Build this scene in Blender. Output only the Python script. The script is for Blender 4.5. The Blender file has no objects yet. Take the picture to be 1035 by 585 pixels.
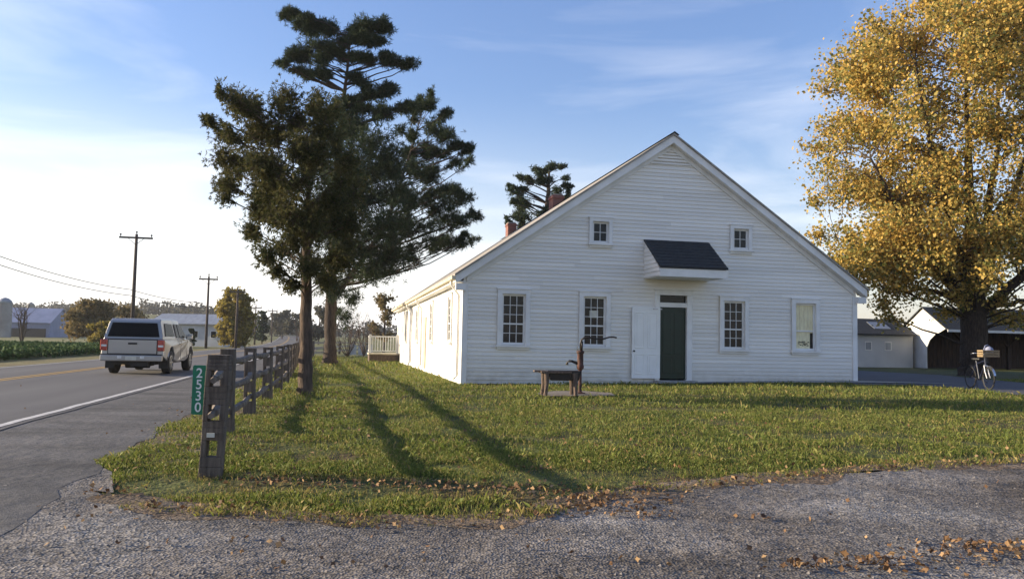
import bpy, math, random
import numpy as np
from mathutils import Vector, Matrix, noise, geometry
random.seed(7); rng = np.random.default_rng(11)
PI = math.pi
sc = bpy.context.scene
col = sc.collection

# ------------------------------------------------------------------ camera
F, PITCH, ROLL, H = 833.54, .0658, -.02, 1.2
cp, sp, cr, sr = math.cos(PITCH), math.sin(PITCH), math.cos(ROLL), math.sin(ROLL)
FW = Vector((0, cp, sp)); UP = Vector((0, -sp, cp)); RT = Vector((1, 0, 0))
R2 = RT*cr - UP*sr; U2 = RT*sr + UP*cr
CAM = Vector((0, 0, H))
def ray(x, y): return FW + R2*((x-517.5)/F) - U2*((y-292.5)/F)
def S(t): t = min(1, max(0, t)); return t*t*(3-2*t)
def gz(x, y):
    z = .2*S((x+1.5)/13)*S((y-10)/13) - .12*(1-S((y-6)/5))
    if y < 18:
        k = .5*S((18-y)/4); z += k*(.020*noise.noise(Vector((x*.55, y*1.1, 3)))+.014*noise.noise(Vector((x*1.3, y*2.2, 8))))
    if y > 120: z += 2.6*S((y-120)/240)
    if y > 200 and x < -90: z += 10*S((y-210)/220)*S((-x-90)/90)
    if y > 300 and x > 60: z += 3*S((y-300)/300)
    return z
def G(x, y, z0=0.0):                       # where the line of sight of a photo pixel meets the ground
    v = ray(x, y); z = z0
    for _ in range(12):
        t = (z-H)/v.z; p = CAM+v*t; z = gz(p.x, p.y)
    return Vector((p.x, p.y, z))
def D(x, y, Y):                            # the point seen at a photo pixel, Y metres ahead
    v = ray(x, y); return CAM+v*(Y/v.y)
cam = bpy.data.cameras.new('camera'); camo = bpy.data.objects.new('camera', cam); col.objects.link(camo)
cam.sensor_width = 36; cam.lens = F/1035*36; cam.clip_start = .1; cam.clip_end = 6000
m = Matrix((R2, U2, -FW)).transposed().to_4x4(); m.translation = CAM; camo.matrix_world = m
sc.camera = camo

# ------------------------------------------------------------------ light
AZ, EL = math.radians(-86), math.radians(15)     # azimuth from +Y towards +X
sd = Vector((math.sin(AZ)*math.cos(EL), math.cos(AZ)*math.cos(EL), math.sin(EL)))
sun = bpy.data.lights.new('sun', 'SUN'); suno = bpy.data.objects.new('sun', sun); col.objects.link(suno)
sun.energy = 5; sun.angle = math.radians(.5); sun.color = (1, .84, .60)
suno.rotation_euler = sd.to_track_quat('Z', 'Y').to_euler(); suno.location = sd*60
w = bpy.data.worlds.new('World'); sc.world = w; w.use_nodes = True
nt = w.node_tree; nt.nodes.clear()
out = nt.nodes.new('ShaderNodeOutputWorld'); bg = nt.nodes.new('ShaderNodeBackground')
sky = nt.nodes.new('ShaderNodeTexSky'); sky.sky_type = 'NISHITA'; sky.sun_disc = False
sky.sun_elevation = EL; sky.sun_rotation = AZ; sky.air_density = 1.4; sky.dust_density = .8; sky.ozone_density = 3.5
bg.inputs[1].default_value = .115
tc = nt.nodes.new('ShaderNodeTexCoord'); mp = nt.nodes.new('ShaderNodeMapping'); mp.inputs['Scale'].default_value = (1.2, 1.6, 6.5)
mp.inputs['Rotation'].default_value = (.12, .22, .3)
nz = nt.nodes.new('ShaderNodeTexNoise'); nz.inputs['Scale'].default_value = 1.7; nz.inputs['Detail'].default_value = 7; nz.inputs['Roughness'].default_value = .55; nz.inputs['Distortion'].default_value = .5
rp = nt.nodes.new('ShaderNodeMapRange'); rp.inputs[1].default_value = .47; rp.inputs[2].default_value = .78; rp.inputs[3].default_value = 0; rp.inputs[4].default_value = .75
sx = nt.nodes.new('ShaderNodeSeparateXYZ'); lo = nt.nodes.new('ShaderNodeMapRange'); lo.inputs[1].default_value = .5; lo.inputs[2].default_value = .02
mu = nt.nodes.new('ShaderNodeMath'); mu.operation = 'MULTIPLY'
mx = nt.nodes.new('ShaderNodeMix'); mx.data_type = 'RGBA'; mx.inputs[7].default_value = (7.2, 7.0, 6.9, 1)
L = nt.links.new
L(tc.outputs['Generated'], mp.inputs[0]); L(mp.outputs[0], nz.inputs['Vector']); L(nz.outputs[0], rp.inputs[0])
L(tc.outputs['Generated'], sx.inputs[0]); L(sx.outputs[2], lo.inputs[0]); L(rp.outputs[0], mu.inputs[0]); L(lo.outputs[0], mu.inputs[1])
veil = nt.nodes.new('ShaderNodeMapRange'); veil.interpolation_type = 'SMOOTHSTEP'; veil.inputs[1].default_value = .31; veil.inputs[2].default_value = -.02; veil.inputs[3].default_value = 0; veil.inputs[4].default_value = .58
dt = nt.nodes.new('ShaderNodeVectorMath'); dt.operation = 'DOT_PRODUCT'; dt.inputs[1].default_value = (math.sin(math.radians(-42)), math.cos(math.radians(-42)), 0)
dr_ = nt.nodes.new('ShaderNodeMapRange'); dr_.interpolation_type = 'SMOOTHSTEP'; dr_.inputs[1].default_value = .55; dr_.inputs[2].default_value = 1.0; dr_.inputs[3].default_value = .45; dr_.inputs[4].default_value = 1.5
L(tc.outputs['Generated'], dt.inputs[0]); L(dt.outputs['Value'], dr_.inputs[0]); L(sx.outputs[2], veil.inputs[0])
vm = nt.nodes.new('ShaderNodeMath'); vm.operation = 'MULTIPLY'; vm.use_clamp = True; L(veil.outputs[0], vm.inputs[0]); L(dr_.outputs[0], vm.inputs[1])
mv = nt.nodes.new('ShaderNodeMix'); mv.data_type = 'RGBA'; mv.inputs[7].default_value = (7.2, 7.1, 6.9, 1)
tn = nt.nodes.new('ShaderNodeMix'); tn.data_type = 'RGBA'; tn.blend_type = 'MULTIPLY'; tn.inputs[0].default_value = 1; tn.inputs[7].default_value = (.93, .89, 1.12, 1); L(sky.outputs[0], tn.inputs[6])
L(vm.outputs[0], mv.inputs[0]); L(tn.outputs[2], mv.inputs[6])
L(mu.outputs[0], mx.inputs[0]); L(mv.outputs[2], mx.inputs[6]); L(mx.outputs[2], bg.inputs[0]); L(bg.outputs[0], out.inputs[0])
vs = sc.view_settings; vs.view_transform = 'Standard'; vs.look = 'None'; vs.gamma = 1; vs.use_curve_mapping = False; vs.exposure = 1.0

# ------------------------------------------------------------------ materials
def mat(name, c1, c2=None, scale=4, rough=.7, bump=0, bscale=None, metal=0, spec=.4, stretch=(1, 1, 1), detail=6, lo=.35, hi=.65, trans=0, island=False, c3=None, coat=0, bdist=.02, obj=True, isl=.55):
    m = bpy.data.materials.new(name); m.use_nodes = True; n = m.node_tree; l = n.links.new
    b = n.nodes['Principled BSDF']; b.inputs['Roughness'].default_value = rough; b.inputs['Metallic'].default_value = metal
    b.inputs['Specular IOR Level'].default_value = spec; b.inputs['Coat Weight'].default_value = coat
    b.inputs['Base Color'].default_value = (*c1, 1)
    if c2 is None: c2 = tuple(min(1, x*.86) for x in c1)
    t = n.nodes.new('ShaderNodeTexCoord'); mpn = n.nodes.new('ShaderNodeMapping'); mpn.inputs['Scale'].default_value = stretch
    l(t.outputs['Object'], mpn.inputs[0])
    z = n.nodes.new('ShaderNodeTexNoise'); z.inputs['Scale'].default_value = scale; z.inputs['Detail'].default_value = detail
    l(mpn.outputs[0], z.inputs['Vector'])
    r = n.nodes.new('ShaderNodeValToRGB'); r.color_ramp.elements[0].position = lo; r.color_ramp.elements[1].position = hi
    r.color_ramp.elements[0].color = (*c2, 1); r.color_ramp.elements[1].color = (*c1, 1)
    if c3: e = r.color_ramp.elements.new((lo+hi)/2); e.color = (*c3, 1)
    src = z.outputs[0]
    if island:
        gi = n.nodes.new('ShaderNodeNewGeometry'); ad = n.nodes.new('ShaderNodeMix'); ad.data_type = 'FLOAT'; ad.inputs[0].default_value = isl
        l(z.outputs[0], ad.inputs[2]); l(gi.outputs['Random Per Island'], ad.inputs[3]); src = ad.outputs[0]
    l(src, r.inputs[0]); l(r.outputs[0], b.inputs['Base Color'])
    if bump:
        z2 = n.nodes.new('ShaderNodeTexNoise'); z2.inputs['Scale'].default_value = bscale or scale*6; z2.inputs['Detail'].default_value = 5
        l(mpn.outputs[0], z2.inputs['Vector'])
        bp = n.nodes.new('ShaderNodeBump'); bp.inputs['Strength'].default_value = bump; bp.inputs['Distance'].default_value = bdist
        l(z2.outputs[0], bp.inputs['Height']); l(bp.outputs[0], b.inputs['Normal'])
    if trans:
        tr = n.nodes.new('ShaderNodeBsdfTranslucent'); mixs = n.nodes.new('ShaderNodeMixShader'); mixs.inputs[0].default_value = trans
        l(r.outputs[0], tr.inputs[0]); l(b.outputs[0], mixs.inputs[1]); l(tr.outputs[0], mixs.inputs[2]); l(mixs.outputs[0], n.nodes['Material Output'].inputs[0])
    return m
def nodes_of(m): return m.node_tree.nodes, m.node_tree.links.new
M = {}
M['siding'] = mat('white_painted_clapboard', (.84, .80, .725), (.72, .685, .62), .9, .55, .25, 40, stretch=(.6, 1, 3), detail=9, island=True, lo=.2, hi=.75)
M['trim'] = mat('white_painted_trim', (.80, .785, .75), (.68, .665, .63), 2, .5, .1, 50)
M['stucco'] = mat('white_painted_stucco', (.80, .79, .76), (.70, .69, .66), 1.3, .7, .3, 60)
M['cream'] = mat('cream_painted_wood', (.66, .58, .42), (.55, .47, .33), 3, .6, .15, 40)
M['glass'] = mat('dark_window_glass', (.012, .014, .016), (.02, .022, .024), 3, .05, spec=.22, bump=.25, bscale=2.5)
M['green'] = mat('dark_green_door_paint', (.004, .022, .013), (.003, .016, .009), 4, .35, .1, 30)
M['shingle'] = mat('dark_asphalt_shingle', (.045, .048, .05), (.02, .021, .022), 9, .9, .6, 60, lo=.3, hi=.7, stretch=(1, 1, 4))
M['roof'] = mat('weathered_grey_roof', (.34, .31, .27), (.24, .22, .19), 5, .75, .3, 40)
M['brick'] = None
M['blind'] = mat('cream_window_blind', (.88, .80, .52), (.70, .60, .36), 5, .8, stretch=(6, 1, 1), lo=.3)
M['paper'] = mat('white_paper', (.62, .60, .50), (.52, .50, .42), 6, .9)
M['concrete'] = mat('pale_concrete', (.36, .34, .31), (.24, .23, .21), 2.2, .85, .4, 40, detail=10)
M['metal'] = mat('dull_metal', (.4, .4, .42), (.3, .3, .32), 5, .4, metal=.8)
M['iron'] = mat('black_cast_iron', (.018, .017, .017), (.035, .024, .018), 7, .5, .3, 40, metal=.3)
M['rust'] = mat('rusty_red_iron', (.11, .042, .028), (.03, .02, .017), 9, .75, .4, 50)
M['oldwood'] = mat('weathered_grey_wood', (.17, .137, .108), (.072, .056, .044), 5, .85, .7, 26, stretch=(6, 6, .7), detail=9, lo=.3, hi=.7)
M['railwood'] = mat('weathered_rail_wood', (.20, .16, .125), (.085, .066, .052), 6, .85, .6, 26, detail=9)
M['brownwood'] = mat('brown_plank_wood', (.16, .11, .08), (.075, .052, .04), 5, .8, .5, 20, stretch=(5, 5, .6))
M['redboard'] = mat('dark_brown_boards', (.09, .055, .04), (.04, .028, .022), 3, .85, .3, 15, stretch=(5, 5, .5))
M['bark'] = mat('dark_furrowed_bark', (.085, .062, .047), (.035, .026, .02), 6, .95, 1.0, 14, stretch=(3, 3, .6), detail=9, bdist=.05)
M['bark2'] = mat('grey_brown_bark', (.13, .09, .062), (.05, .036, .027), 6, .95, .8, 14, stretch=(3, 3, .6), detail=9, bdist=.04)
M['polewood'] = mat('creosoted_pole_wood', (.09, .065, .05), (.05, .037, .03), 5, .85, .3, 20, stretch=(4, 4, .4))
M['asphalt'] = mat('worn_asphalt', (.115, .108, .104), (.07, .066, .065), .8, .85, .5, 60, detail=12, lo=.3, hi=.7, bdist=.012)
mpn = [q for q in M['asphalt'].node_tree.nodes if q.type == 'MAPPING'][0]; mpn.vector_type = 'TEXTURE'; mpn.inputs['Rotation'].default_value = (0, 0, math.atan2(.977, -.215)); mpn.inputs['Scale'].default_value = (14, .9, 1)
M['lane'] = mat('blue_grey_asphalt', (.085, .088, .10), (.065, .067, .078), 1.2, .85, .5, 70, detail=8)
M['yellow_line'] = mat('yellow_road_paint', (.50, .30, .055), (.36, .22, .06), 5, .8, detail=8)
M['white_line'] = mat('white_road_paint', (.60, .58, .54), (.42, .40, .38), 6, .8, detail=9)
M['grass'] = mat('grass_blades', (.25, .235, .055), (.08, .115, .022), .55, .6, trans=.38, island=True, lo=.25, hi=.8, c3=(.152, .182, .036), spec=.25, isl=.4)
M['drygrass'] = mat('dry_grass_blades', (.34, .26, .10), (.18, .16, .045), .9, .7, trans=.35, island=True, lo=.2, hi=.8, spec=.2)
M['leaf_litter'] = mat('fallen_dry_leaves', (.40, .26, .13), (.085, .045, .025), 3, .8, island=True, lo=.2, hi=.8, c3=(.21, .115, .05), trans=.15)
M['needles'] = mat('cedar_needles', (.13, .11, .042), (.03, .045, .017), 1.1, .7, trans=.35, island=True, lo=.2, hi=.85, c3=(.08, .078, .026), spec=.2)
M['pine_needles'] = mat('pine_needles', (.062, .080, .030), (.018, .033, .016), .5, .7, trans=.22, island=True, lo=.2, hi=.85, c3=(.034, .052, .021), spec=.2)
M['maple'] = mat('golden_maple_leaves', (.68, .44, .11), (.15, .165, .045), .42, .6, trans=.42, island=True, lo=.27, hi=.72, c3=(.48, .36, .095), spec=.25)
M['yellowleaf'] = mat('dull_yellow_leaves', (.36, .27, .05), (.16, .14, .035), .4, .7, trans=.4, island=True, lo=.2, hi=.8, spec=.2)
M['brownleaf'] = mat('brown_autumn_leaves', (.30, .21, .09), (.11, .10, .045), .3, .8, trans=.3, island=True, lo=.2, hi=.8, spec=.1)
M['farleaf'] = mat('distant_tree_foliage', (.13, .12, .085), (.065, .07, .055), .1, .9, trans=.2, island=True, lo=.2, hi=.8, spec=.1)
M['twig'] = mat('bare_reddish_twigs', (.15, .105, .08), (.08, .058, .045), 2, .9, island=True, lo=.2, hi=.8)
M['crop'] = mat('crop_leaves', (.085, .12, .045), (.03, .055, .02), .7, .85, spec=.1, trans=.1, island=True, lo=.2, hi=.8, c3=(.055, .10, .03))
M['silver'] = mat('silver_beige_car_paint', (.36, .35, .34), (.33, .32, .31), 1, .34, metal=.5, coat=.4)
M['black'] = mat('black_plastic', (.015, .015, .016), (.022, .022, .023), 5, .5)
M['tyre'] = mat('tyre_rubber', (.02, .02, .02), (.03, .028, .026), 12, .85, .3, 30)
M['carglass'] = mat('tinted_car_glass', (.010, .011, .013), (.014, .015, .017), 1, .08, spec=.14)
M['carglass'].node_tree.nodes['Principled BSDF'].inputs['IOR'].default_value = 1.12
M['taillight'] = mat('red_lamp_lens', (.42, .02, .02), (.3, .012, .012), 8, .15, coat=.5)
M['lampwhite'] = mat('clear_lamp_lens', (.75, .75, .72), (.62, .62, .6), 8, .2)
M['alloy'] = mat('alloy_rim', (.5, .5, .5), (.4, .4, .4), 3, .3, metal=.8)
M['signgreen'] = mat('green_sign_sheet', (.006, .17, .085), (.005, .14, .07), 6, .45)
M['signwhite'] = mat('white_sign_lettering', (.74, .76, .74), (.66, .68, .66), 6, .5)
M['galv'] = mat('galvanised_roof_metal', (.30, .32, .34), (.22, .23, .25), 1, .5, metal=.2, stretch=(3, 1, 1))
M['farmwall'] = mat('whitewashed_wall', (.55, .56, .56), (.44, .45, .46), .6, .8)
M['bluewall'] = mat('blue_grey_metal_siding', (.22, .25, .36), (.17, .20, .29), .5, .6)
M['silo'] = mat('grey_silo_concrete', (.30, .29, .27), (.2, .19, .18), .4, .8)
M['stonegrey'] = mat('pale_gravestone', (.5, .5, .48), (.36, .36, .35), 4, .8)
M['wire'] = mat('black_cable', (.02, .02, .02), (.03, .03, .03), 3, .6)
M['crate'] = mat('straw_coloured_crate', (.34, .25, .14), (.2, .14, .08), 12, .8, .4, 60, stretch=(1, 1, 6))
M['bikeframe'] = mat('dark_blue_bicycle_paint', (.015, .018, .04), (.02, .024, .05), 4, .3)
M['chrome'] = mat('bright_metal', (.75, .76, .78), (.6, .6, .62), 4, .2, metal=.9)
M['wheelrim'] = mat('dull_grey_rim', (.07, .07, .075), (.05, .05, .055), 4, .5, metal=.3)
M['straps'] = mat('pale_blue_bag_cloth', (.10, .11, .19), (.30, .32, .42), 9, .8)

# brick
m = mat('red_chimney_brick', (.30, .11, .075), (.2, .07, .05)); M['brick'] = m; n, l = nodes_of(m)
bt = n.new('ShaderNodeTexBrick'); bt.inputs['Scale'].default_value = 4.2; bt.inputs['Color1'].default_value = (.22, .07, .05, 1); bt.inputs['Color2'].default_value = (.13, .045, .035, 1); bt.inputs['Mortar'].default_value = (.33, .28, .24, 1); bt.inputs['Mortar Size'].default_value = .012
t = n.new('ShaderNodeTexCoord'); mpn = n.new('ShaderNodeMapping'); mpn.inputs['Rotation'].default_value = (PI/2, 0, 0); l(t.outputs['Object'], mpn.inputs[0]); l(mpn.outputs[0], bt.inputs['Vector']); l(bt.outputs[0], n['Principled BSDF'].inputs['Base Color'])

n, l = nodes_of(M['siding']); b_ = n['Principled BSDF']; src_ = b_.inputs['Base Color'].links[0].from_socket
t = n.new('ShaderNodeTexCoord'); sp3 = n.new('ShaderNodeSeparateXYZ'); l(t.outputs['Object'], sp3.inputs[0]); mz = n.new('ShaderNodeMapRange'); mz.inputs[1].default_value = .75; mz.inputs[2].default_value = .05; l(sp3.outputs[2], mz.inputs[0])
nz2 = n.new('ShaderNodeTexNoise'); nz2.inputs['Scale'].default_value = 3.5; nz2.inputs['Detail'].default_value = 9; l(t.outputs['Object'], nz2.inputs['Vector']); mm_ = n.new('ShaderNodeMath'); mm_.operation = 'MULTIPLY'; l(mz.outputs[0], mm_.inputs[0]); l(nz2.outputs[0], mm_.inputs[1])
mxd = n.new('ShaderNodeMix'); mxd.data_type = 'RGBA'; l(mm_.outputs[0], mxd.inputs[0]); l(src_, mxd.inputs[6]); mxd.inputs[7].default_value = (.36, .32, .24, 1); l(mxd.outputs[2], b_.inputs['Base Color'])
def ground_mat(name, stops, patch, fine, finescale, bump, bdist, speck=None):
    """two-scale noise: broad patches between three colours, fine grains on top"""
    m = bpy.data.materials.new(name); m.use_nodes = True; n, l = nodes_of(m); b = n['Principled BSDF']; b.inputs['Roughness'].default_value = .92; b.inputs['Specular IOR Level'].default_value = .2
    t = n.new('ShaderNodeTexCoord')
    a = n.new('ShaderNodeTexNoise'); a.inputs['Scale'].default_value = patch; a.inputs['Detail'].default_value = 9; a.inputs['Roughness'].default_value = .62; l(t.outputs['Object'], a.inputs['Vector'])
    r = n.new('ShaderNodeValToRGB'); r.color_ramp.elements[0].position = .33; r.color_ramp.elements[1].position = .68
    r.color_ramp.elements[0].color = (*stops[0], 1); r.color_ramp.elements[1].color = (*stops[-1], 1)
    for k, c in enumerate(stops[1:-1]): e = r.color_ramp.elements.new(.33+.35*(k+1)/(len(stops)-1)); e.color = (*c, 1)
    l(a.outputs[0], r.inputs[0])
    f = n.new('ShaderNodeTexVoronoi'); f.inputs['Scale'].default_value = finescale; l(t.outputs['Object'], f.inputs['Vector'])
    fr = n.new('ShaderNodeSeparateColor'); l(f.outputs['Color'], fr.inputs[0])
    mr = n.new('ShaderNodeMapRange'); mr.inputs[3].default_value = 1-fine; mr.inputs[4].default_value = 1+fine; l(fr.outputs[0], mr.inputs[0])
    mm = n.new('ShaderNodeMix'); mm.data_type = 'RGBA'; mm.blend_type = 'MULTIPLY'; mm.inputs[0].default_value = 1; l(r.outputs[0], mm.inputs[6])
    cb = n.new('ShaderNodeCombineColor'); [l(mr.outputs[0], cb.inputs[k]) for k in range(3)]; l(cb.outputs[0], mm.inputs[7])
    mp3 = n.new('ShaderNodeMapping'); mp3.inputs['Scale'].default_value = (.35, 1.3, 1); mp3.inputs['Rotation'].default_value = (0, 0, .25); l(t.outputs['Object'], mp3.inputs[0])
    z3 = n.new('ShaderNodeTexNoise'); z3.inputs['Scale'].default_value = 1.1; z3.inputs['Detail'].default_value = 8; l(mp3.outputs[0], z3.inputs['Vector'])
    m3 = n.new('ShaderNodeMapRange'); m3.inputs[1].default_value = .3; m3.inputs[2].default_value = .7; m3.inputs[3].default_value = .68; m3.inputs[4].default_value = 1.28; l(z3.outputs[0], m3.inputs[0])
    c3_ = n.new('ShaderNodeCombineColor'); [l(m3.outputs[0], c3_.inputs[k]) for k in range(3)]
    m4 = n.new('ShaderNodeMix'); m4.data_type = 'RGBA'; m4.blend_type = 'MULTIPLY'; m4.inputs[0].default_value = 1; l(mm.outputs[2], m4.inputs[6]); l(c3_.outputs[0], m4.inputs[7]); l(m4.outputs[2], b.inputs['Base Color'])
    bp = n.new('ShaderNodeBump'); bp.inputs['Strength'].default_value = bump; bp.inputs['Distance'].default_value = bdist
    bp.inputs['Strength'].default_value = bump*.55; l(f.outputs['Distance'], bp.inputs['Height'])
    z = n.new('ShaderNodeTexNoise'); z.inputs['Scale'].default_value = patch*9; z.inputs['Detail'].default_value = 6; l(t.outputs['Object'], z.inputs['Vector'])
    bp2 = n.new('ShaderNodeBump'); bp2.inputs['Strength'].default_value = bump; bp2.inputs['Distance'].default_value = bdist*3; l(z.outputs[0], bp2.inputs['Height']); l(bp.outputs[0], bp2.inputs['Normal']); l(bp2.outputs[0], b.inputs['Normal'])
    return m
M['gravel'] = ground_mat('crushed_gravel', [(.10, .082, .066), (.155, .138, .122), (.21, .197, .182)], .45, .65, 52, .9, .022)
M['oldasphalt'] = ground_mat('worn_stony_asphalt', [(.085, .08, .077), (.11, .105, .10), (.14, .13, .122)], .7, .35, 75, .6, .010)
M['turf'] = ground_mat('turf_and_soil', [(.085, .058, .03), (.075, .082, .022), (.105, .115, .03)], .8, .35, 25, .7, .03)
M['field'] = ground_mat('pasture', [(.12, .125, .04), (.15, .145, .05), (.19, .17, .065)], .02, .15, 3, .3, .03)

# ------------------------------------------------------------------ object helpers
def tag(o, label=None, cat=None, group=None, kind=None):
    if label: o['label'] = label
    if cat: o['category'] = cat
    if group: o['group'] = group
    if kind: o['kind'] = kind
    return o
def empty(name, loc, rz=0, label=None, cat=None, group=None):
    o = bpy.data.objects.new(name, None); col.objects.link(o); o.location = loc; o.rotation_euler = (0, 0, rz); o.empty_display_size = .3
    return tag(o, label, cat, group)
def npmesh(name, V, Fc, m, parent=None, smooth=False):
    """V (n,3) float, Fc (k,3|4) int arrays -> one mesh object"""
    V = np.asarray(V, np.float32); Fc = np.asarray(Fc, np.int32); k, q = Fc.shape
    me = bpy.data.meshes.new(name); me.vertices.add(len(V)); me.vertices.foreach_set('co', V.ravel())
    me.loops.add(k*q); me.loops.foreach_set('vertex_index', Fc.ravel()); me.polygons.add(k)
    me.polygons.foreach_set('loop_start', np.arange(0, k*q, q, dtype=np.int32)); me.update(calc_edges=True)
    me.materials.append(m); o = bpy.data.objects.new(name, me); col.objects.link(o)
    if parent: o.parent = parent
    if smooth: me.polygons.foreach_set('use_smooth', [True]*k)
    return o
class MB:
    def __init__(s): s.v = []; s.f = []
    def add(s, vs, fs):
        o = len(s.v); s.v += [tuple(p) for p in vs]; s.f += [tuple(i+o for i in f) for f in fs]; return s
    def box(s, x0, x1, y0, y1, z0, z1, T=None):
        vs = [Vector((x, y, z)) for z in (z0, z1) for y in (y0, y1) for x in (x0, x1)]
        if T: vs = [T(v) for v in vs]
        return s.add(vs, [(0, 2, 3, 1), (4, 5, 7, 6), (0, 1, 5, 4), (2, 6, 7, 3), (0, 4, 6, 2), (1, 3, 7, 5)])
    def bar(s, a, b, wd, ht, up=(0, 0, 1)):
        a, b = Vector(a), Vector(b); d = (b-a).normalized(); up = Vector(up)
        if abs(d.dot(up)) > .95: up = Vector((1, 0, 0))
        x = d.cross(up).normalized()*wd/2; z = x.cross(d).normalized()*ht/2
        vs = [p+i*x+j*z for p in (a, b) for i, j in ((-1, -1), (1, -1), (1, 1), (-1, 1))]
        return s.add(vs, [(0, 1, 2, 3), (7, 6, 5, 4), (0, 4, 5, 1), (1, 5, 6, 2), (2, 6, 7, 3), (3, 7, 4, 0)])
    def tube(s, pts, rad, n=8, cap=True):
        pts = [Vector(p) for p in pts]
        if not hasattr(rad, '__len__'): rad = [rad]*len(pts)
        o = len(s.v); ref = Vector((.31, .17, .93)); 
        for i, p in enumerate(pts):
            d = (pts[min(i+1, len(pts)-1)]-pts[max(i-1, 0)]).normalized()
            if abs(d.dot(ref)) > .96: x = d.cross(Vector((1, 0, 0))).normalized()
            else: x = d.cross(ref).normalized()
            y = d.cross(x)
            for k in range(n): a = 2*PI*k/n; s.v.append(tuple(p+(x*math.cos(a)+y*math.sin(a))*rad[i]))
        for i in range(len(pts)-1):
            for k in range(n): s.f.append((o+i*n+k, o+i*n+(k+1) % n, o+(i+1)*n+(k+1) % n, o+(i+1)*n+k))
        if cap: s.f.append(tuple(o+k for k in range(n))[::-1]); s.f.append(tuple(o+(len(pts)-1)*n+k for k in range(n)))
        return s
    def lathe(s, prof, c, axis='z', n=20):
        o = len(s.v); c = Vector(c)
        for r, h in prof:
            for k in range(n):
                a = 2*PI*k/n; u, v = r*math.cos(a), r*math.sin(a)
                s.v.append(tuple(c+Vector((u, v, h) if axis == 'z' else (u, h, v) if axis == 'y' else (h, u, v))))
        for i in range(len(prof)-1):
            for k in range(n): s.f.append((o+i*n+k, o+i*n+(k+1) % n, o+(i+1)*n+(k+1) % n, o+(i+1)*n+k))
        s.f.append(tuple(o+k for k in range(n))[::-1]); s.f.append(tuple(o+(len(prof)-1)*n+k for k in range(n))); return s
    def prism(s, poly, ext, T):
        """poly [(u,v)], extruded ext=(w0,w1); T(u,v,w)->point"""
        n = len(poly); vs = [T(u, v, ext[0]) for u, v in poly]+[T(u, v, ext[1]) for u, v in poly]
        return s.add(vs, [tuple(range(n))[::-1], tuple(range(n, 2*n))]+[(i, (i+1) % n, n+(i+1) % n, n+i) for i in range(n)])
    def build(s, name, m, parent=None, smooth=False, bevel=0, seg=1):
        me = bpy.data.meshes.new(name); me.from_pydata(s.v, [], s.f); me.materials.append(m)
        import bmesh
        bm = bmesh.new(); bm.from_mesh(me); bmesh.ops.recalc_face_normals(bm, faces=bm.faces); bm.to_mesh(me); bm.free()
        o = bpy.data.objects.new(name, me); col.objects.link(o)
        if parent: o.parent = parent
        if bevel: b = o.modifiers.new('bevel', 'BEVEL'); b.width = bevel; b.segments = seg; b.limit_method = 'ANGLE'
        if smooth:
            me.polygons.foreach_set('use_smooth', [True]*len(me.polygons))
        return o
def copy_tree(o, parent=None):
    c = o.copy(); col.objects.link(c)
    if parent: c.parent = parent
    for ch in [x for x in col.objects if x.parent == o]: copy_tree(ch, c)
    return c

# ------------------------------------------------------------------ ground and roads
def axis(lo, hi, fine0, fine1, step, grow=1.13):
    a = list(np.arange(fine0, fine1+1e-6, step)); d = step; x = fine1
    while x < hi: d *= grow; x += d; a.append(x)
    d = step; x = fine0
    while x > lo: d *= grow; x -= d; a.insert(0, x)
    return a
xs = axis(-860, 860, -14, 24, .22, 1.12); ys = axis(-40, 1300, -3, 36, .22, 1.08)
V = [(x, y, gz(x, y)-.014) for y in ys for x in xs]; nx = len(xs)
Fc = [(j*nx+i, j*nx+i+1, (j+1)*nx+i+1, (j+1)*nx+i) for j in range(len(ys)-1) for i in range(nx-1)]
g = npmesh('ground', V, Fc, M['turf'], smooth=True); g['kind'] = 'structure'
# far pasture colour on the outer faces, soil and turf near
g.data.materials.append(M['field'])
mi = [1 if ys[j] > 60 else 0 for j in range(len(ys)-1) for i in range(nx-1)]; g.data.polygons.foreach_set('material_index', mi)

def jag(pts, amp, step=.12, f=3.0):
    o = []
    for a, b in zip(pts, pts[1:]):
        a, b = Vector(a[:2]), Vector(b[:2]); n = max(1, int((b-a).length/step)); d = (b-a).normalized(); nn = Vector((-d.y, d.x))
        for k in range(n):
            p = a.lerp(b, k/n); q = noise.noise(Vector((p.x*f, p.y*f, 0)))*amp+noise.noise(Vector((p.x*f*.3, p.y*f*.3, 5)))*amp*2; o.append(p+nn*q)
    o.append(Vector(pts[-1][:2])); return o
def sheet(name, outline, dz, m, step=.8, kind='structure'):
    pts = [Vector(p[:2]) for p in outline]; n = len(pts)
    x0, x1 = min(p.x for p in pts), max(p.x for p in pts); y0, y1 = min(p.y for p in pts), max(p.y for p in pts)
    inner = [Vector((x, y)) for x in np.arange(x0, x1, step) for y in np.arange(y0, y1, step)]
    inner = [p for p in inner if inside(p.x, p.y, pts)]
    r = geometry.delaunay_2d_cdt(pts+inner, [], [list(range(n))], 1, 1e-5)
    mb = MB(); mb.v = [(p.x, p.y, gz(p.x, p.y)+dz) for p in r[0]]; mb.f = [tuple(f) for f in r[2]]
    o = mb.build(name, m); 
    if o.data.polygons and o.data.polygons[0].normal.z < 0: o.data.flip_normals()
    if kind: o['kind'] = kind
    return o
def inside(x, y, poly):
    c = False; j = len(poly)-1
    for i in range(len(poly)):
        a, b = poly[i], poly[j]
        if (a[1] > y) != (b[1] > y) and x < (b[0]-a[0])*(y-a[1])/(b[1]-a[1])+a[0]: c = not c
        j = i
    return c
edge_px = [(105, 495), (112, 506), (135, 514), (200, 520), (300, 525), (370, 533), (470, 531), (560, 522), (592, 510), (606, 502), (640, 499), (700, 493), (800, 484), (900, 475), (1035, 468)]
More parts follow.
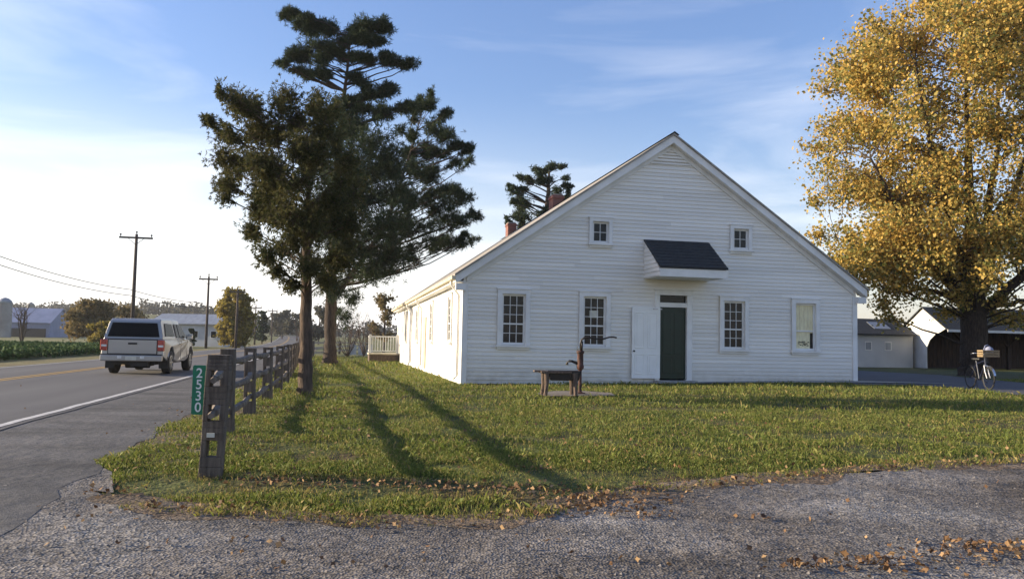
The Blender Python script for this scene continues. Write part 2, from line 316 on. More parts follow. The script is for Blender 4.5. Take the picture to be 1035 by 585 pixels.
edge = [G(*p) for p in edge_px]
near_edge = jag(edge+[Vector((12, 12.1)), Vector((30, 18))], .07)
lot_poly = near_edge+[Vector((30, -8)), Vector((-14, -8)), Vector((-14, 11)), Vector((-5.3, 9.6)), Vector((-3.75, 7.9)), Vector((-3.3, 7.0))]
lot = sheet('gravel_lot', lot_poly, .002, M['gravel'], .22)
# road: straight near, drifting left and rising far off
RU = Vector((-.215, .977)).normalized(); RN = Vector((-RU.y, RU.x)); RO_ = Vector((-8.75, 20.7))
def rc(s, lat):
    p = RO_+RU*s+RN*(lat+ (0 if s < 60 else .00012*(s-60)**2)); return p
def strip(name, s0, s1, lat0, lat1, dz, m, n=120, jagr=0, nl=5):
    mb = MB(); 
    for i in range(n+1):
        s = s0+(s1-s0)*(i/n)**1.6
        for k in range(nl):
            lat = lat0+(lat1-lat0)*k/(nl-1)
            if k == 0 and jagr: lat += jagr*(noise.noise(Vector((s*1.3, 0, 0)))*(1 if s < -12 else .4)+.6*noise.noise(Vector((s*4, 3, 0)))+.3*noise.noise(Vector((s*13, 3, 0))))
            p = rc(s, lat); mb.v.append((p.x, p.y, gz(p.x, p.y)+dz))
    for i in range(n):
        for k in range(nl-1): a = i*nl+k; mb.f.append((a, a+1, a+nl+1, a+nl))
    o = mb.build(name, m)
    if o.data.polygons[0].normal.z < 0: o.data.flip_normals()
    o['kind'] = 'structure'; return o
strip('road_shoulder', -32, 420, -2.0, .3, .0045, M['oldasphalt'], 600, .22, 11)
strip('bare_soil', -13.2, 120, -2.75, -1.4, .0005, ground_mat('roadside_soil', [(.12, .085, .05), (.16, .125, .08), (.17, .15, .07)], 2.2, .5, 40, .8, .02), 500, .2, 7)
strip('road', -32, 420, -.15, 7.3, .0125, M['asphalt'], 600, 0, 15)
strip('road_edge_line', -32, 420, -.04, .08, .0165, M['white_line'], 600, nl=2)
strip('road_centre_line', -32, 420, 3.92, 4.04, .0185, M['yellow_line'], 600, nl=2)
strip('road_centre_line', -32, 420, 4.18, 4.30, .0185, M['yellow_line'], 600, nl=2)
strip('road_edge_line', -32, 420, 7.0, 7.1, .0185, M['white_line'], 600, nl=2)
strip('dry_verge', -32, 200, 7.3, 9.2, .006, ground_mat('dry_verge_turf', [(.17, .12, .06), (.20, .17, .07), (.17, .16, .06)], .9, .3, 20, .5, .03), 200)
# lane to the right of the house
ln = [G(866, 389), G(922, 389), G(980, 394), G(1035, 400), G(1120, 408), G(1260, 420)]
lf = [G(1260, 402), G(1120, 394), G(1035, 387), G(950, 379), G(868, 374.5), G(800, 372.5)]
lane_poly = [Vector(p[:2]) for p in ln]+[Vector(p[:2]) for p in lf]
sheet('lane', lane_poly, .008, M['lane'], 1.0)

soil = ground_mat('bare_brown_soil', [(.10, .068, .042), (.15, .11, .075), (.19, .15, .11)], 2.2, .5, 45, .8, .02)
def offset(pl, d, amp, f):
    o = []
    for i, p in enumerate(pl):
        a, b = pl[max(0, i-1)], pl[min(len(pl)-1, i+1)]; t_ = (b-a).normalized(); nn = Vector((-t_.y, t_.x)); q = noise.noise(Vector((p.x*f, p.y*f, 11)))+.6*noise.noise(Vector((p.x*f*3, p.y*f*3, 2))); o.append(p+nn*(d+amp*q))
    return o
ne = near_edge[2:-30]; sheet('bare_soil', offset(ne, .30, .05, 2)+offset(ne, -.16, .30, 1.2)[::-1], .0035, soil, .22)
# house frame
YA = .2062; A = Vector((math.cos(YA), math.sin(YA), 0)); Bv = Vector((-math.sin(YA), math.cos(YA), 0)); B0 = Vector((-1.436, 24.26, 0))
def HW(s, t): p = B0+A*s+Bv*t; return Vector((p.x, p.y, gz(p.x, p.y)))
ap = [HW(4.9, .1), HW(4.9, -.75), HW(9, -.95), HW(13.2, -1.15), HW(15.6, -1.3), HW(13.3, .1)]
sheet('concrete_apron', ap, .030, M['concrete'], .6)
pad = [G(541, 398.5), G(552, 401.5), G(622, 401), G(618, 398), G(590, 396), G(560, 396)]
sheet('pump_pad', [Vector(p[:2]) for p in pad], .03, mat('stained_concrete', (.24, .205, .17), (.13, .11, .09), 2.5, .9, .4, 30), .4)

# ------------------------------------------------------------------ grass, leaves
house_poly = [HW(-.1, -.05), HW(13.1, -.05), HW(13.1, 28), HW(-.1, 28)]
def seg_d(x, y, pl):
    b = 9
    for (ax, ay), (bx, by) in zip(pl, pl[1:]):
        dx, dy = bx-ax, by-ay; t = max(0, min(1, ((x-ax)*dx+(y-ay)*dy)/(dx*dx+dy*dy))); b = min(b, math.hypot(x-ax-t*dx, y-ay-t*dy))
    return b
edge2 = [tuple(p[:2]) for p in edge]+[(12, 12.1)]
def in_lawn(x, y):
    if inside(x, y, lot_poly) and not (y < 12 and rng.random() < .55 and seg_d(x, y, edge2) < .02+.16*abs(noise.noise(Vector((x*2.3, y*2.3, 1))))) or inside(x, y, house_poly) or inside(x, y, lane_poly) or inside(x, y, ap) or inside(x, y, pad): return False
    lat = (Vector((x, y))-RO_).dot(RN)
    return lat < -2.0+.25*noise.noise(Vector((x*.9, y*.9, 2)))
dirt_line = [G(*p)[:2] for p in [(235, 487), (330, 491), (440, 493), (520, 497), (610, 507)]]
pts = []; dry = []
def scatter(n, y0, y1, ratio, size, wid):
    k = 0
    for _ in range(n):
        y = y0+(y1-y0)*rng.random(); x = (rng.random()*2-1)*y*ratio
        if x < -.47*y-1: continue
        if not in_lawn(x, y): continue
        nz_ = noise.noise(Vector((x*.8, y*.8, 0)))+.6*noise.noise(Vector((x*3, y*3, 7)))
        dd = seg_d(x, y, dirt_line) if y < 10 else 9; de = seg_d(x, y, edge2) if y < 13 else 9
        p = 1.0
        if dd < .26: p *= .06
        elif dd < .5: p *= .45
        if de < .5: p *= .35+.6*de
        n2 = noise.noise(Vector((x*1.7+9, y*1.7, 4)))
        if nz_ < -.30: p *= .3
        if n2 > .28 and y < 13: p *= .35
        if rng.random() > p: continue
        sz = size*(.5+.9*rng.random())*max(.4, 1+.75*nz_)*(1.7 if rng.random() < .03 else 1)
        isdry = rng.random() < .16+.35*max(0, -nz_)+(.5 if de < .35 or dd < .4 else 0)
        (dry if isdry else pts).append((x, y, sz, wid))
scatter(190000, 5.4, 9.5, .68, .040, .0060)
scatter(130000, 9.5, 16, .68, .046, .0085)
scatter(110000, 16, 32, .68, .068, .015)
scatter(40000, 32, 62, .42, .10, .035)
def blades(name, P, m):
    P = np.array(P); n = len(P); a = rng.random(n)*2*PI; ln_ = rng.random(n)*.8; la = rng.random(n)*2*PI
    z = np.array([gz(x, y) for x, y in P[:, :2]])-.008; wx = np.cos(a)*P[:, 3]/2; wy = np.sin(a)*P[:, 3]/2; h = P[:, 2]
    v = np.zeros((n, 4, 3)); v[:, 0] = np.stack([P[:, 0]-wx, P[:, 1]-wy, z], 1); v[:, 1] = np.stack([P[:, 0]+wx, P[:, 1]+wy, z], 1)
    mx_ = P[:, 0]+np.cos(la)*ln_*h*.35; my = P[:, 1]+np.sin(la)*ln_*h*.35
    v[:, 2] = np.stack([mx_+wx*.8, my+wy*.8, z+h*.6], 1); v[:, 3] = np.stack([P[:, 0]+np.cos(la)*ln_*h, P[:, 1]+np.sin(la)*ln_*h, z+h*(1-.35*ln_)], 1)
    f = np.arange(n*4).reshape(n, 4)
    fc = np.concatenate([f[:, [0, 1, 2]], f[:, [0, 2, 3]]])
    return npmesh(name, v.reshape(-1, 3), fc, m)
tag(blades('lawn_grass', pts, M['grass']), kind='stuff'); tag(blades('dry_grass', dry, M['drygrass']), kind='stuff')
def leaves_at(name, P, m, s0, s1, lift=.012, flat=.45):
    P = np.array(P); n = len(P); s = (s0+(s1-s0)*rng.random(n))[:, None]
    d = rng.normal(size=(n, 3)); d[:, 2] *= flat; d /= np.linalg.norm(d, axis=1)[:, None]
    e = rng.normal(size=(n, 3)); e[:, 2] *= flat; e -= (e*d).sum(1)[:, None]*d; e /= np.linalg.norm(e, axis=1)[:, None]
    up = np.cross(d, e); cu = (rng.random((n, 1))-.3)*.5*s; ring = []
    for q in range(8):                       # lobed, curled outline
        a = q*PI/4; r = (.5 if q % 2 == 0 else .30)*(.75+.5*rng.random((n, 1))); ring.append(P+d*s*r*math.cos(a)+e*s*r*.85*math.sin(a)+up*cu*(math.cos(a)**2 if q % 2 else 1)*r*1.6)
    v = np.stack(ring, 1); zz = v[:, :, 2].min(1)-P[:, 2]; v[:, :, 2] -= zz[:, None]
    f = np.arange(n*8).reshape(n, 8); fc = np.concatenate([f[:, [0, a, a+1]] for a in range(1, 7)]); return npmesh(name, v.reshape(-1, 3), fc, m)
lp = []
for _ in range(1500):                       # scattered over lawn and lot
    y = 4.6+rng.random()**1.3*18; x = (rng.random()*2-1)*y*.66
    if noise.noise(Vector((x*.5, y*.5, 3))) < rng.random()*.5-.35: continue
    lat = (Vector((x, y))-RO_).dot(RN)
    if lat > -1.5 and rng.random() < .93: continue
    if inside(x, y, house_poly) : continue
    if inside(x, y, lot_poly) and rng.random() < .62: continue
    lp.append((x, y, gz(x, y)+(.012 if inside(x, y, lot_poly) else .03)))
for k in range(len(edge2)-1):               # collected along the lawn's edge
    a, b = edge2[k], edge2[k+1]; n_ = int(math.dist(a, b)*55)
    for _ in range(n_):
        t = rng.random(); x = a[0]+(b[0]-a[0])*t+rng.normal()*.10; y = a[1]+(b[1]-a[1])*t+rng.normal()*.16+.08
        if noise.noise(Vector((x*1.5, y*1.5, 9))) > -.15: lp.append((x, y, gz(x, y)+.02))
for _ in range(420):
    k = rng.integers(0, len(dirt_line)-1); t = rng.random(); a, b = dirt_line[k], dirt_line[k+1]
    x = a[0]+(b[0]-a[0])*t+rng.normal()*.1; y = a[1]+(b[1]-a[1])*t+rng.normal()*.14; lp.append((x, y, gz(x, y)+.02))
for (px, py, r, n_) in [(620, 510, .22, 60), (600, 516, .16, 40), (650, 504, .2, 40), (545, 492, .2, 30), (390, 402, .8, 120), (700, 440, .4, 22), (800, 430, .5, 22), (640, 450, .4, 22), (930, 412, .6, 20), (540, 475, .16, 22), (885, 574, .16, 90), (1000, 560, .20, 110), (980, 553, .14, 50), (940, 566, .16, 40), (640, 522, .13, 40), (800, 576, .07, 22), (770, 526, .05, 12), (830, 574, .06, 14), (320, 415, .5, 200), (350, 398, .7, 160), (560, 505, .2, 40), (1025, 555, .1, 24)]:
    c = G(px, min(py, 584))
    for _ in range(n_):
        x, y = c.x+rng.normal()*r*1.15, c.y+rng.normal()*r*.6; 
        hh = max(0, 1-math.hypot(x-c.x, y-c.y)/(2*r))*.05*rng.random()*(1 if py > 500 else .3); lp.append((x, y, gz(x, y)+.012+hh))
tag(leaves_at('fallen_leaves', lp, M['leaf_litter'], .022, .055), kind='stuff')
# loose stones and crumbs of soil on the lot
sp_ = []; 
mbs = MB()
for _ in range(2600):
    y = 4.3+rng.random()**1.5*6.5; x = (rng.random()*2-1)*y*.66
    if not inside(x, y, lot_poly) or (Vector((x, y))-RO_).dot(RN) > -2: continue
    r = .004+.012*rng.random()**3; z = gz(x, y)+.004
    a = rng.random()*6; vs = [(x+r*math.cos(a+k*2.09)*(1+.4*rng.random()), y+r*math.sin(a+k*2.09), z) for k in range(3)]+[(x+r*.2, y, z+r*.9)]
    mbs.add(vs, [(0, 1, 3), (1, 2, 3), (2, 0, 3)])
tag(mbs.build('loose_gravel', mat('gravel_stones', (.24, .22, .21), (.09, .08, .075), 30, .9, island=True, lo=.1, hi=.9)), kind='stuff')

# ------------------------------------------------------------------ the meeting house
house = empty('meeting_house', B0, YA, 'long white clapboard meeting house with a dark hooded doorway in its gable end', 'building')
W_, RZ, EZ, OV, LEN = 12.95, 7.85, 3.24, .25, 27.2
SL = (RZ-EZ)/(W_/2+OV)
def gable_z(s): return RZ-SL*abs(s-W_/2)          # top of roof over facade
wins = [(1.527, 'w'), (4.043, 'p'), (8.63, 'w'), (11.115, 'b')]
open_ = [(s-.36, s+.36, 1.16, 2.69) for s, _ in wins]+[(s-.25, s+.25, 4.35, 4.97) for s in (4.20, 8.86)]+[(6.10, 7.06, 0, 2.84)]
mb = MB(); h = .118; k = 0; z = .02
while z < RZ-.3:
    z1 = z+h
    def rng_at(zz): 
        d = (RZ-.16-zz)/SL; return max(0.0, W_/2-d), min(W_, W_/2+d)
    a0, b0 = rng_at(z); a1, b1 = rng_at(z1)
    if b1-a1 < .1: break
    segs = [(a0, b0, a1, b1)]
    for (o0, o1, q0, q1) in open_:
        if q0 < z1-.03 and q1 > z+.03:
            ns = []
            for (u0, v0, u1, v1) in segs:
                if o0 > u0 and o1 < v0: ns += [(u0, o0, u1, o0), (o1, v0, o1, v1)]
                else: ns.append((u0, v0, u1, v1))
            segs = ns
    cut = []
    for (u0, v0, u1, v1) in segs:            # boards of random length, butted with a hair-line joint
        q = u0+random.uniform(1.2, 4.5)
        while q < v0-1.0 and q < v1-1.0 and q > u1+.3: cut.append((u0, q-.0004, u1, q-.0004)); u0 = u1 = q+.0004; q += random.uniform(2.5, 4.8)
        cut.append((u0, v0, u1, v1))
    for (u0, v0, u1, v1) in cut:
        wob = .002*noise.noise(Vector((k*3.1, u0, 0)))
        mb.add([(u0, -.026-wob, z), (v0, -.026-wob, z), (v1, -.004, z1), (u1, -.004, z1), (u0, 0.0, z), (v0, 0.0, z)], [(0, 1, 2, 3), (4, 5, 1, 0)])
    z = z1; k += 1
mb.build('front_clapboard_wall', M['siding'], house)
# side, back, right walls (shell)
mb = MB(); mb.box(.0, .2, .03, LEN, -.1, 3.34); mb.build('side_wall', M['stucco'], house)
mb = MB(); mb.box(W_-.2, W_, .03, LEN, -.1, 3.34); mb.build('right_wall', M['siding'], house)
mb = MB(); mb.prism([(0, -.1), (W_, -.1), (W_, 3.34), (W_/2, RZ-.15), (0, 3.34)], (LEN-.2, LEN), lambda u, v, w_: (u, w_, v)); mb.build('back_wall', M['siding'], house)
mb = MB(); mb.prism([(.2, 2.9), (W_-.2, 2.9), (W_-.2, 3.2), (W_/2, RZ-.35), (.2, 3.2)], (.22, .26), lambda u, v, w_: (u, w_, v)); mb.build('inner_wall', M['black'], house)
# roof: two slabs with overhang
mb = MB(); T0, T1 = -.30, LEN+.3
for sg in (-1, 1):
    e = W_/2+sg*(W_/2+OV+.05); ez = gable_z(e)
    mb.prism([(W_/2, RZ), (e, ez), (e, ez-.06), (W_/2, RZ-.06)], (T0, T1), lambda u, v, w_: (u, w_, v))
roof = mb.build('roof', M['roof'], house)
mb = MB()
mb.prism([(W_/2-.16, RZ-.06), (W_/2, RZ+.05), (W_/2+.16, RZ-.06), (W_/2, RZ+.02)], (T0-.02, T1), lambda u, v, w_: (u, w_, v)); mb.build('ridge_cap', M['shingle'], roof)
mb = MB()
for sg in (-1, 1):     # rake boards
    e = W_/2+sg*(W_/2+OV); ez = gable_z(e)
    mb.prism([(W_/2, RZ-.064), (e, ez-.064), (e, ez-.30), (W_/2, RZ-.30)], (T0+.05, T0+.09), lambda u, v, w_: (u, w_, v))
    mb.prism([(W_/2, RZ-.30), (W_/2+sg*(W_/2-.1), gable_z(W_)-.23), (W_/2+sg*(W_/2-.1), gable_z(W_)-.40), (W_/2, RZ-.46)], (-.05, -.027), lambda u, v, w_: (u, w_, v))
    mb.prism([(W_/2, RZ-.29), (e, ez-.29), (e, ez-.31), (W_/2, RZ-.31)], (T0+.09, .0), lambda u, v, w_: (u, w_, v))
    c0, c1 = sorted((W_/2+sg*(W_/2-.04), e)); mb.box(c0, c1, T0+.09, -.03, ez-.50, ez-.30)     # eave return block
mb.build('rake_boards', M['trim'], house)
for u0 in (-.02, W_-.14): mb = MB(); mb.box(u0, u0+.16, -.055, .03, 0, 2.95); mb.build('corner_board', M['trim'], house)
# louvre vent in the gable tip
mb = MB()
for i in range(5):
    zz = RZ-.55-.10*i; hw = (RZ-.44-zz)/SL*.9
    mb.add([(W_/2-hw, -.055, zz), (W_/2+hw, -.055, zz), (W_/2+hw, -.028, zz+.07), (W_/2-hw, -.028, zz+.07)], [(0, 1, 2, 3)])
    mb.add([(W_/2-hw, -.055, zz), (W_/2+hw, -.055, zz), (W_/2+hw, -.026, zz), (W_/2-hw, -.026, zz)], [(0, 1, 2, 3)])
mb.build('gable_vent', M['siding'], house)
# soffit, fascia and gutter of the left eave
mb = MB(); mb.box(-OV, .0, T0+.09, T1-.1, EZ-.26, EZ-.235); mb.box(-OV-.02, -OV, T0+.05, T1-.1, EZ-.26, EZ-.07); mb.build('soffit', M['trim'], house)
mb = MB(); mb.prism([(-OV-.14, EZ-.09), (-OV-.13, EZ-.19), (-OV-.03, EZ-.21), (-OV-.025, EZ-.10)], (T0, T1), lambda u, v, w_: (u, w_, v)); mb.build('gutter', M['cream'], house)
for t_ in (.42, 11.6, 16.7):
    mb = MB(); mb.tube([(-OV-.06, t_, EZ-.2), (-OV-.05, t_, EZ-.32), (-.07, t_, EZ-.62), (-.07, t_, .22), (-.20, t_, .10)], .042, 8); mb.build('downspout', M['trim'], house, True)
# brick chimneys on the ridge
for t_, ht, wd in ((14.0, 8.32, .75), (24.6, 8.45, .75)):
    mb = MB(); mb.box(W_/2-.26, W_/2+.26, t_-wd/2, t_+wd/2, RZ-.5, ht); mb.box(W_/2-.30, W_/2+.30, t_-wd/2-.05, t_+wd/2+.05, ht-.16, ht-.06)
    ch = mb.build('chimney', M['brick'], roof)
    mb = MB(); mb.box(W_/2-.24, W_/2+.24, t_-wd/2+.03, t_+wd/2-.03, ht+.002, ht+.05); mb.build('chimney_cap', M['concrete'], ch)

def window(s, z0, z1, gw, cols, rows_top, rows_bot, T, kind='w', case=.135, name='window'):
    """T(s,out,z): out>0 towards the viewer.  glass gw wide from z0 to z1"""
    def bx(mb, a, b, o0, o1, q0, q1): mb.box(a, b, o0, o1, q0, q1, T=lambda v: T(v.x, v.y, v.z))
    jw = gw/2+.06; fr = MB(); top = z1+.06; bot = z0-.07
    bx(fr, s-jw-case, s-jw, -.0, .045, bot-.0, top+case); bx(fr, s+jw, s+jw+case, -.0, .045, bot, top+case); bx(fr, s-jw, s+jw, -.0, .045, top, top+case)
    bx(fr, s-jw-case-.03, s+jw+case+.03, -.0, .065, top+case, top+case+.03)
    bx(fr, s-jw-.012, s-jw, -.12, 0, bot, top); bx(fr, s+jw, s+jw+.012, -.12, 0, bot, top); bx(fr, s-jw, s+jw, -.12, 0, top, top+.012)
    f = fr.build(name, M['trim'], house)
    m2 = MB(); bx(m2, s-jw-case-.03, s+jw+case+.03, -.12, .085, bot-.07, bot-.005); bx(m2, s-jw-case, s+jw+case, 0, .03, bot-.14, bot-.07); m2.build('sill', M['trim'], f)
    m3 = MB(); zmid = z0+(z1-z0)*rows_bot/(rows_top+rows_bot) if rows_bot else None
    bx(m3, s-jw, s-gw/2, -.10, -.05, bot, top); bx(m3, s+gw/2, s+jw, -.10, -.05, bot, top); bx(m3, s-gw/2, s+gw/2, -.10, -.05, z1, top); bx(m3, s-gw/2, s+gw/2, -.10, -.05, bot, z0)
    if zmid: bx(m3, s-gw/2, s+gw/2, -.10, -.045, zmid-.022, zmid+.022)
    if kind != 'b':
        for k in range(1, cols): x = s-gw/2+gw*k/cols; bx(m3, x-.009, x+.009, -.09, -.06, z0, z1)
        nr = rows_top+rows_bot
        for k in range(1, nr):
            if k == rows_bot: continue
            zz = z0+(z1-z0)*k/nr; bx(m3, s-gw/2, s+gw/2, -.089, -.061, zz-.009, zz+.009)
    m3.build('sash', M['trim'], f)
    m4 = MB(); bx(m4, s-gw/2, s+gw/2, -.085, -.080, z0, z1); m4.build('pane', M['glass'] if kind != 'b' else M['blind'], f)
    if kind == 'p': m5 = MB(); bx(m5, s-.14, s+.13, -.0795, -.074, z0+.80, z0+1.02); m5.build('paper_notice', M['paper'], f)
    if kind == 'b':
        m5 = MB(); bx(m5, s+gw/2-.10, s+gw/2, -.0795, -.077, z0, z0+.50); 
        for k in range(14): x = s-gw/2+.03+random.random()*(gw-.16); zz = z0+.05+random.random()*.16; bx(m5, x, x+.05+.05*random.random(), -.0795, -.076, zz, zz+.03)
        m5.build('dark_shapes', M['iron'], f)
        m6 = MB(); bx(m6, s-.01, s+.0, -.0795, -.074, z0+.5, z1); bx(m6, s+.13, s+.14, -.0795, -.074, z0+.5, z1); bx(m6, s-.16, s-.15, -.0795, -.074, z0+.5, z1); m6.build('blind_cord', M['cream'], f)
    return f
TF = lambda s, o, z: Vector((s, -o-.036, z))
for s, kd in wins: window(s, 1.242, 2.626, .60, 3, 3, 2, TF, kd)
for s in (4.20, 8.86): window(s, 4.40, 4.93, .40, 2, 2, 0, TF, 'w', .11, 'attic_window')
TS = lambda s, o, z: Vector((-o-.003, s, z))
for t_ in (2.75, 8.2, 14.2, 20.3): window(t_, 1.30, 2.62, .66, 3, 3, 2, lambda s, o, z: Vector((-max(o, -.0)-.004-(.0 if o > 0 else (.12+o)*.06), s, z)), 'w', .12)
# side doors (closed, white)
mb = MB(); mb.box(-.05, -.005, 10.1, 11.05, .12, 2.25); sdoor = mb.build('side_door', M['cream'], house)
# doorway
mb = MB(); mb.box(5.98, 6.13, -.075, .0, .18, 2.80); mb.box(7.03, 7.20, -.075, .0, .18, 2.80); mb.box(5.98, 7.20, -.075, .0, 2.803, 2.95); mb.box(6.13, 7.03, -.06, .1, 2.43, 2.57)
mb.box(6.10, 6.13, .0, .16, .18, 2.80); mb.box(7.03, 7.06, .0, .16, .18, 2.80); mb.box(5.94, 7.24, -.09, 0, 2.953, 2.99); df = mb.build('door_frame', M['trim'], house)
mb = MB(); mb.box(6.135, 7.025, .05, .06, 2.573, 2.80); mb.build('transom_pane', M['glass'], df)
mb = MB(); mb.box(6.19, 7.02, .03, .07, .22, 2.43)
for (q0, q1) in ((.40, .85), (.98, 2.25)):
    for (u0, u1) in ((6.27, 6.57), (6.65, 6.94)): mb.box(u0, u1, .02, .03, q0, q1)
gd = mb.build('green_door', M['green'], house, bevel=.008)
mb = MB(); mb.box(5.22, 6.13, -.115, -.08, .23, 2.40)
for (u0, u1) in ((5.30, 5.62), (5.72, 6.04)):
    for (q0, q1) in ((.36, .98), (1.15, 2.25)):
        for (a, b, c, d) in ((u0, u1, q0, q0+.03), (u0, u1, q1-.03, q1), (u0, u0+.03, q0+.03, q1-.03), (u1-.03, u1, q0+.03, q1-.03)): mb.box(a, b, -.128, -.115, c, d)
        mb.box(u0+.07, u1-.07, -.122, -.115, q0+.07, q1-.07)
ld = mb.build('open_storm_door', mat('lighter_white_door_paint', (.86, .85, .81), (.80, .79, .75), 3, .4), house, bevel=.004); ld['label'] = 'white panelled door leaf swung open flat against the wall'  # leaf white set lighter than the trim so it stands out
mb = MB(); mb.lathe([(.028, 0), (.028, -.035), (.02, -.06)], (5.28, -.118, 1.06), 'y', 10); mb.build('door_knob', M['iron'], ld, True)
mb = MB(); mb.bar((5.90, -.14, 2.36), (6.20, -.06, 2.36), .03, .03); mb.build('door_closer', M['metal'], ld)
mb = MB(); mb.box(5.95, 7.25, -.45, .06, -.05, .18); mb.build('door_step', M['concrete'], house, bevel=.01)
# dark hood over the door: sloping shingled roof, clapboard cheeks, boxed bottom
hood = MB(); T = -1.32
hood.prism([(.0, 4.47), (T-.06, 3.52), (T-.06, 3.56), (0, 4.52)], (5.60, 7.76), lambda u, v, w_: (w_, u, v)); hd = hood.build('door_hood', M['shingle'], house)
mb = MB()
for k in range(40):                                   # courses of shingle tabs
    pass
for r_ in range(9):
    u0 = r_/9; y0, z0_ = T*(1-u0)-.06*(1-u0), 3.56+.955*u0; y1, z1_ = T*(1-u0-.12), z0_+.955*.12
    x = 5.60+(.12 if r_ % 2 else 0)-.12
    while x < 7.76:
        a, b = max(5.60, x), min(7.76, x+.235); x += .24
        if b-a > .03: j = random.random()*.006; mb.box(a, b, 0, 1, 0, 1, T=lambda v, y0=y0, y1=y1, z0_=z0_, z1_=z1_, j=j: Vector((v.x, y0+(y1-y0)*v.y, z0_+(z1_-z0_)*v.y+.004+v.z*(.012+j)*(1.2-v.y))))
mb.build('shingles', M['shingle'], hd)
mb = MB(); mb.box(5.62, 7.74, T, -.03, 3.28, 3.30); mb.box(5.60, 7.76, T-.03, T, 3.27, 3.51)
mb.build('hood_fascia', M['trim'], hd)
for sx_ in (5.62, 7.72):
    mb = MB(); z = 3.305
    while z < 4.4:
        z1 = z+.13; y0 = T*max(0, 1-max(0, z-3.52)/.955) if z > 3.52 else T; y1 = T*max(0, 1-max(0, z1-3.52)/.955)
        o_ = -.02 if sx_ < 6 else .02
        mb.add([(sx_+o_, y0, z), (sx_+o_, -.02, z), (sx_+o_*.2, -.02, z1), (sx_+o_*.2, y1, z1)], [(0, 1, 2, 3)]); z = z1
    mb.build('hood_cheek', M['siding'], hd)
# porch with white railing on the far left corner of the side wall
mb = MB(); mb.box(-1.75, -.02, 25.0, 27.2, -.02, .42); po = mb.build('side_porch', M['brownwood'], house)
mb = MB(); mb.box(-1.80, -.02, 24.95, 27.25, .42, .50); mb.build('porch_floor', M['cream'], po)
mb = MB()
for x in (-1.72, -.12): mb.box(x-.07, x+.07, 24.98, 25.12, .50, 1.60)
mb.box(-1.72, -.12, 25.01, 25.09, 1.44, 1.51); mb.box(-1.72, -.12, 25.01, 25.09, .60, .66)
for i in range(10): x = -1.57+i*.15; mb.box(x-.022, x+.022, 25.03, 25.07, .66, 1.44)
mb.box(-1.76, -1.68, 25.1, 27.1, 1.44, 1.51); mb.box(-1.76, -1.68, 25.1, 27.1, .60, .66)
for i in range(12): y = 25.25+i*.155; mb.box(-1.742, -1.70, y-.022, y+.022, .66, 1.44)
mb.build('porch_railing', M['trim'], po)

# ------------------------------------------------------------------ carriage sheds on the right
SB = Vector((26.0, 52.0, 0)); SB.z = gz(26, 52)
shed = empty('carriage_shed', SB, YA, 'long open-fronted carriage shed with white gable end and dark roof behind the golden tree', 'shed')
mb = MB(); P_ = [(-1.95, 2.45), (0, 3.75), (1.95, 2.45), (1.95, 2.2), (1.1, 2.1), (.25, 2.1), (.25, 0), (-.25, 0), (-.25, 1.25), (-.55, 1.75), (-1.0, 2.08), (-1.5, 2.25)]
mb.prism(P_, (-.03, .03), lambda u, v, w_: (w_, u, v)); mb.prism([(.2, 0), (1.95, 0), (1.95, 2.3), (.2, 2.3)], (.035, .08), lambda u, v, w_: (w_, u, v)); mb.build('gable_end', M['trim'], shed)
mb = MB()
for sg in (-1, 1): mb.prism([(0, 3.86), (sg*2.25, 2.40), (sg*2.25, 2.32), (0, 3.78)], (-.15, 26), lambda u, v, w_: (w_, u, v))
mb.build('roof', M['shingle'], shed)
mb = MB(); mb.box(-.15, 26, -2.29, -2.255, 2.25, 2.40); mb.build('eave_fascia', M['trim'], shed)
mb = MB(); mb.box(.1, 26, 1.85, 1.95, 0, 2.5); 
for i in range(90): mb.box(.1+i*.29, .1+i*.29+.27, 1.80, 1.848, .02, 2.45)
mb.build('back_boards', M['redboard'], shed)
mb = MB()
for i in range(1, 9):
    x = i*3.1; mb.box(x-.09, x+.09, -.09, .09, 0, 3.6)
    mb.bar((x, -.1, 1.5), (x, -1.3, 2.5), .1, .1, (1, 0, 0)); mb.bar((x+.08, 0, 1.5), (x+1.1, 0, 2.5), .1, .1, (0, 1, 0)); mb.bar((x-.08, 0, 1.5), (x-1.1, 0, 2.5), .1, .1, (0, 1, 0)); 
mb.box(0.1, 26, -.08, .08, 2.5, 2.66); mb.build('posts_and_braces', M['redboard'], shed)
low = empty('low_outbuilding', SB+A*(-.15)+Bv*.7, YA, 'low white outbuilding with a dark roof joined to the left of the carriage shed', 'building')
mb = MB(); mb.box(-14, -.1, 0, 3.2, -.1, 2.12); mb.build('wall', M['farmwall'], low)
mb = MB(); mb.prism([(-.25, 2.08), (1.6, 3.10), (3.45, 2.08), (3.45, 2.0), (1.6, 3.0), (-.25, 2.0)], (-14.1, -.08), lambda u, v, w_: (w_, u, v)); mb.build('roof', M['shingle'], low)
for s in (-1.9, -3.3, -4.9, -8, -11):
    mb = MB(); mb.box(s-.25, s+.25, -.02, .0, 1.05, 1.6); f = mb.build('window', M['trim'], low)
    mb = MB(); mb.box(s-.19, s+.19, -.026, -.021, 1.1, 1.55); mb.build('pane', M['galv'], f)
for s in (-2.0, -5.2):
    mb = MB(); mb.box(s-.6, s+.6, 0, 1, 0, 1, T=lambda v: Vector((v.x, .35+v.y*.8, 2.08+(.6+v.y*.8)*.551+.012+v.z*.02))); mb.build('skylight', M['galv'], low)

